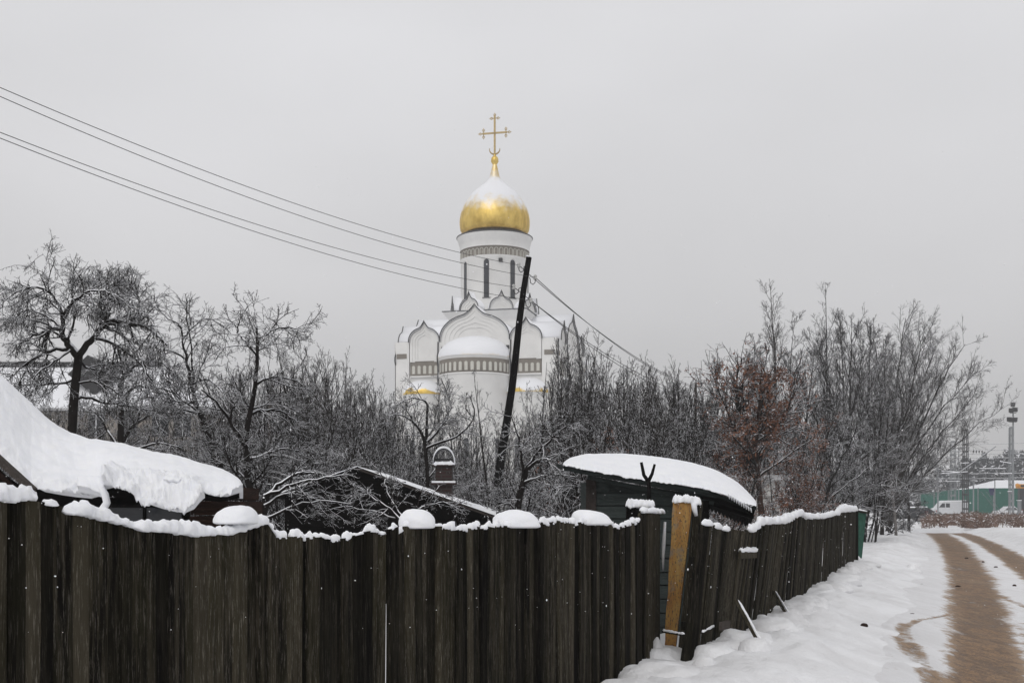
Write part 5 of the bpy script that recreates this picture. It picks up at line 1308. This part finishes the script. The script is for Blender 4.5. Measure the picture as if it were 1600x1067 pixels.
for px_, yt, D, lb in ((1465.5, 728, 170, 'thin grey post with a snowy arm at the left end of the railway'), (1498, 700, 200, 'thin grey post between the two left lattice masts'), (1521, 745, 175, 'thin post in front of the green barrier')):
    r = thing('signal_post', lb, 'post', (P(px_, 0, D).x, D, .2)); MB().tube([(P(px_, 0, D).x, D, .1), P(px_, yt, D)], .11, 8).build('post_shaft', 'grey_metal', r)
    MB().tube([P(px_-5, yt+6, D-.2), P(px_+5, yt+5, D-.2)], .07, 6).build('bracket_arm', 'snowy_metal', r)
st_ = MB().tube([P(1500, 737, 178), P(1556, 697, 178)], .10, 5).build('diagonal_strut', 'snowy_metal'); tag(st_, 'long diagonal snowy strut rising right above the railway', 'strut')
st_ = MB().tube([P(1530, 732, 179), P(1572, 732, 179)], .10, 5).build('span_bar', 'snowy_metal'); tag(st_, 'horizontal snowy bar between the lattice masts', 'bar')
for a, b2, lb in (((1533, 768), (1562, 803), 'left of two slanting guy wires in front of the green barrier'), ((1541, 768), (1566, 803), 'right of two slanting guy wires in front of the green barrier')):
    tag(MB().tube([P(*a, 180), P(*b2, 178)], .05, 5).build('guy_wire', 'snowy_metal'), lb, 'guy wire', 'guy wires')
for y0_, y1_, D, lb in ((694, 690, 185, 'highest'), (703, 701, 187, 'second'), (708, 708, 190, 'third'), (714, 715, 185, 'fourth'), (739, 738, 192, 'fifth'), (747, 745, 188, 'lowest')):
    tag(MB().tube([P(1400, y0_, D)+Vector((0, 0, 0)), P(1500, y0_+1, D), P(1660, y1_, D)], .045, 4).build('catenary_wire', 'snowy_metal'), lb+' of the horizontal railway wires between the masts', 'railway wire', 'railway wires')
for i in range(4):
    p = P(1521+i*4.5, 705.5, 186); tag(MB().lathe([(.01, -.25), (.1, -.15), (.1, .15), (.01, .25)], 8, tuple(p)).build('line_insulator', 'dark_metal'), 'small dark insulator in the short row on the railway wire', 'insulator', 'insulators on the railway wire')
# floodlight mast
D = 150; fm = thing('floodlight_tower', 'tall slim mast with three tiers of floodlights at the right edge', 'light mast', (P(1584, 0, D).x, D, .2))
MB().tube([(P(1583, 0, D).x, D, .1), P(1583, 636, D)], [.16, .1], 8).build('mast', 'grey_metal', fm)
for x, y in ((1582.5, 632), (1579.5, 641), (1586.5, 640), (1576.5, 655), (1581.5, 656), (1586, 655.5)):
    p = P(x, y, D-.3); lf = MB(); lf.add([(p.x-.28, p.y, p.z-.3), (p.x+.28, p.y, p.z-.3), (p.x+.32, p.y-.1, p.z+.28), (p.x-.32, p.y-.1, p.z+.28), (p.x-.15, p.y+.35, p.z-.1), (p.x+.15, p.y+.35, p.z-.1), (p.x+.15, p.y+.35, p.z+.2), (p.x-.15, p.y+.35, p.z+.2)], [(0, 1, 2, 3), (7, 6, 5, 4), (0, 4, 5, 1), (1, 5, 6, 2), (2, 6, 7, 3), (3, 7, 4, 0)])
    lf.build('floodlight', 'dark_metal', fm)
MB().beam(P(1578, 645, D), P(1588, 645, D), .08, .08).beam(P(1576, 659, D), P(1588, 659, D), .08, .08).build('crossbar', 'dark_metal', fm)
# blue sign
D = 165; sg = thing('blue_sign', 'small dark blue sign panel on a thin post before the green barrier', 'sign', (P(1550, 0, D).x, D, .2))
MB().tube([(P(1554.5, 0, D).x, D, .1), P(1554.5, 750, D)], .07, 6).build('post', 'grey_metal', sg)
pbox(MB(), 1545.5, 1553.5, 762.5, 769, D-.1, .08).build('sign_panel', 'navy_paint', sg); pbox(MB(), 1547, 1552.5, 769.3, 773.5, D-.12, .08).build('lower_panel', 'navy_paint', sg)
pbox(MB(), 1546.5, 1552.5, 762, 762.5, D-.13, .2).build('snow_cap', 'snow', sg)
r = thing('relay_cabinet', 'narrow grey cabinet post near the right edge before the barrier', 'cabinet', (P(1593.5, 0, 160).x, 160, .2))
pbox(MB(), 1591.5, 1596, 782, 806, 160, .4).build('cabinet_body', 'grey_metal', r); pbox(MB(), 1591, 1596.5, 781, 782, 159.9, .6).build('snow_cap', 'snow', r)
# van and cars
def car(name, label, cat, px_, D, Lc, Hc, Wc, prof, wins, body, yaw, wheels, snowtop=None, group=None):
    c = P(px_, 0, D); r = thing(name, label, cat, (c.x, D, .25), group, rotz=yaw, local=True); LOC[r.name] = Vector((0, 0, 0))
    n = len(prof); mb = MB(); ins = .10
    vs = []
    for y, k in ((-Wc/2+.0, 0), (Wc/2, 0)):
        for x, z in prof: vs.append((x, y*(1-.16*max(0, (z-Hc*.5)/Hc)), z))
    mb.add(vs, [tuple(range(n)), tuple(range(2*n-1, n-1, -1))]+[(i, n+i, n+(i+1) % n, (i+1) % n) for i in range(n)])
    bo = mb.build('body', body, r)
    for wp in wins:
        MB().add([(x, -Wc/2*(1-.16*max(0, (z-Hc*.5)/Hc))-.012, z) for x, z in wp], [tuple(range(len(wp)))]).build('window', 'dark_glass', bo)
    for x in wheels:
        for sy in (-1, 1):
            wh = MB()
            wh.tube([(x, sy*(Wc/2-.2), .33), (x, sy*(Wc/2+.02), .33)], .33, 20); wo2 = wh.build('wheel', 'rubber', r)
            MB().tube([(x, sy*(Wc/2), .33), (x, sy*(Wc/2+.03), .33)], .19, 14).build('rim', 'grey_metal', wo2)
    if snowtop: 
        sm = MB(); xs = snowtop; m_ = len(xs)
        sm.add([(x, -Wc/2*.84, z) for x, z in xs]+[(x, -Wc/2*.7, z+.12) for x, z in xs]+[(x, Wc/2*.7, z+.12) for x, z in xs]+[(x, Wc/2*.84, z) for x, z in xs], [(j*m_+i, j*m_+i+1, (j+1)*m_+i+1, (j+1)*m_+i) for j in range(3) for i in range(m_-1)]+[(0, m_, 2*m_, 3*m_), (m_-1, 4*m_-1, 3*m_-1, 2*m_-1)])
        sm.build('snow_cover', 'snow', r, True)
    for sy in (-1, 1): MB().box(-Lc/2-.02, -Lc/2+.03, sy*Wc*.36-.15, sy*Wc*.36+.15, .65, .85).build('headlight', 'porcelain', r); MB().box(Lc/2-.03, Lc/2+.02, sy*Wc*.42-.08, sy*Wc*.42+.08, .8, 1.1).build('tail_light', 'red_lamp', r)
    return r
vp = [(-2.9, .4), (-2.9, .95), (-2.7, 1.15), (-2.1, 1.35), (-1.45, 2.15), (-1.1, 2.35), (2.7, 2.42), (2.9, 2.2), (2.95, .4)]
car('delivery_van', 'white delivery van with snow on its roof parked by the green barrier', 'van', 1482, 185, 5.8, 2.4, 2.0, vp, [[(-2.0, 1.4), (-1.42, 2.05), (-1.0, 2.05), (-1.0, 1.4)], [(-.85, 1.4), (-.85, 2.05), (-.2, 2.05), (-.2, 1.4)]], 'white_paint', R(3), (-1.9, 1.9), [(-1.4, 2.2), (-1.1, 2.36), (2.7, 2.43), (2.85, 2.3)])
cp = [(-2.1, .3), (-2.1, .7), (-1.9, .85), (-1.0, .95), (-.4, 1.42), (.9, 1.45), (1.6, 1.0), (2.05, .9), (2.1, .3)]
cw = [[(-.85, .97), (-.35, 1.36), (.15, 1.36), (.15, .97)], [(.22, .97), (.22, 1.36), (.85, 1.38), (1.3, .97)]]
car('parked_car', 'dark snow dusted car parked left of the white van', 'car', 1435, 150, 4.2, 1.5, 1.75, cp, cw, 'dark_paint', R(8), (-1.3, 1.3), [(-.4, 1.43), (.9, 1.46)])
car('parked_car', 'dark car with a snowy bonnet half hidden by the bush at the road edge', 'car', 1414, 120, 4.2, 1.5, 1.75, cp, cw, 'dark_paint', R(-12), (-1.3, 1.3), [(-2.0, .8), (-1.0, .97), (-.4, 1.43), (.9, 1.46)])
car('parked_car', 'tiny white car at the foot of the green barrier beside the lattice mast', 'car', 1574, 182, 4.2, 1.5, 1.75, cp, cw, 'white_paint', R(5), (-1.3, 1.3), [(-.4, 1.43), (.9, 1.46)])
# bank in front and dry weeds
random.seed(21); V = []; Fq = []
for _ in range(8000):
    px_ = U_(1468, 1660) if random.random() < .93 else U_(1440, 1480); D = U_(84, 112); x = (px_-800)/F*D
    base = .2+ (.25)*sstep(84, 100, D); dens = fbm(x*.5, D*.3, 4)
    if dens < .12-.02*(D-84) and dens < .05: continue
    h = U_(.2, .85)*(.8+.6*dens); lx, ly = G(0, .25)*h, G(0, .2)*h; wd = .02; k = len(V)
    V += [(x-wd, D, base), (x+wd, D, base), (x+lx+wd*.6, D+ly, base+h), (x+lx-wd*.6, D+ly, base+h)]; Fq.append((k, k+1, k+2, k+3))
    for _q in range(2):
        t_ = U_(.4, 1); k = len(V); cx, cz = x+lx*t_, base+h*t_; ex, ez_ = G(0, .16), U_(.02, .2)
        V += [(cx, D, cz-.02), (cx, D, cz+.02), (cx+ex, D+G(0, .08), cz+ez_+.02), (cx+ex, D+.01, cz+ez_-.015)]; Fq.append((k, k+1, k+2, k+3))
wd_ = np_mesh('dry_weeds', np.array(V), np.array(Fq), 'weed'); tag(wd_, 'strip of dry brown weeds along the snow bank beyond the road', 'weeds', kind='stuff')
# few weeds and stones near
random.seed(22); mb = MB()
for px_, py in ((1497, 916), (1510, 872), (1350, 985), (1536, 878), (1425, 958), (1440, 912), (1556, 886), (1585, 915)):
    x, y = GP(px_, py, .0); z = gz(x, y) if road_d(x, y) < 0 else .0
    m_ = mound((x, y, z+.0), U_(.04, .07), U_(.03, .06), U_(.03, .05), px_, 0, 10); mb.add(m_.v, m_.f)
tag(mb.build('mud_clods', 'log_wood'), 'scattered small dark clods of frozen mud on the road snow', 'clods', kind='stuff')
mb = MB()
for px_, py in ((1428, 877), (1424, 882), (1432, 884), (1180, 1032), (1330, 895), (1100, 1045)):
    x, y = GP(px_, py, .2); z = gz(x, y); m_ = mound((x, y, z-.03), U_(.12, .2), U_(.12, .2), U_(.1, .16), px_, 0, 18); mb.add(m_.v, m_.f)
tag(mb.build('snow_clods', 'ground_snow', None, True), 'lumps of ploughed snow on the bank beside the road', 'snow lumps', kind='stuff')
# ------------------------------------------------------------------ far forest
random.seed(33); V = []; Fq = []
def crown_blob(cx, cy, cz, r_, h, n):
    for _ in range(n):
        a = norm((G(0, 1), G(0, 1), G(0, 1))); rr = (random.random()**.4); p = (cx+a[0]*r_*rr, cy+a[1]*r_*rr, cz+a[2]*h*rr)
        s_ = U_(.35, .9); u = norm((G(0, 1), G(0, 1), G(0, 1))); v = norm((G(0, 1), G(0, 1), G(0, 1))); k = len(V)
        V.extend([p, tuple(p[i]+u[i]*s_ for i in range(3)), tuple(p[i]+(u[i]+v[i])*s_ for i in range(3)), tuple(p[i]+v[i]*s_ for i in range(3))]); Fq.append((k, k+1, k+2, k+3))
sk = [(1300, 735), (1400, 730), (1450, 735), (1470, 728), (1500, 715), (1515, 712), (1530, 708), (1545, 703), (1560, 706), (1570, 700), (1585, 695), (1600, 702), (1640, 708), (1700, 715)]
D = 300
for i in range(95):
    px_ = U_(1300, 1720); D = U_(270, 380); zt = CZ+(HZ-(interp(sk, px_)+U_(0, 14)))/F*D; r_ = U_(3, 5.5)
    for j in range(6): crown_blob((px_-800)/F*D+G(0, 2.2), D+G(0, 2), zt-r_*.7-j*2.3+G(0, .6), r_*U_(.5, .9), r_*.55, 120)
for i in range(150): # low band all along the horizon
    px_ = U_(-900, 1400); D = U_(260, 420); zt = U_(6, 12)
    for j in range(3): crown_blob((px_-800)/F*D+G(0, 3), D, zt-j*3, 4.5, 2.6, 50)
fo = np_mesh('far_forest', np.array(V), np.array(Fq), 'far_crown'); tag(fo, 'dark hazy mass of far pine forest behind the railway', 'forest', kind='stuff')

# ------------------------------------------------------------------ falling snow
random.seed(77); V = []; Fq = []
oct_ = [(1, 0, 0), (-1, 0, 0), (0, 1, 0), (0, -1, 0), (0, 0, 1), (0, 0, -1)]; of = [(0, 2, 4), (2, 1, 4), (1, 3, 4), (3, 0, 4), (2, 0, 5), (1, 2, 5), (3, 1, 5), (0, 3, 5)]
for _ in range(6000):
    D = 3.0+22*random.random()**.7; x = U_(-.55, .55)*D; z = U_(-.2, .60)*D*.55+CZ
    if z < .2: continue
    r_ = U_(.0013, .0034); k = len(V); s1 = U_(.6, 1.3)
    V += [(x+a[0]*r_*s1, D+a[1]*r_, z+a[2]*r_/s1) for a in oct_]; Fq += [tuple(k+i for i in f_) for f_ in of]
ff = np_mesh('falling_snow', np.array(V), np.array(Fq), 'flake', None, True); tag(ff, 'light snowflakes drifting down across the whole view', 'snowflakes', kind='stuff')

# ------------------------------------------------------------------ haze
hz = MB().box(-420, 420, -60, 640, -2, 60).build('haze', 'snow'); tag(hz, 'thin grey winter haze filling the air', 'haze', kind='stuff')
m = bpy.data.materials.new('haze'); m.use_nodes = True; t = m.node_tree; t.nodes.clear()
o_ = t.nodes.new('ShaderNodeOutputMaterial'); v = t.nodes.new('ShaderNodeVolumePrincipled'); v.inputs['Density'].default_value = .0010
v.inputs['Color'].default_value = (.985, .988, 1, 1); t.links.new(v.outputs[0], o_.inputs['Volume']); hz.data.materials[0] = m
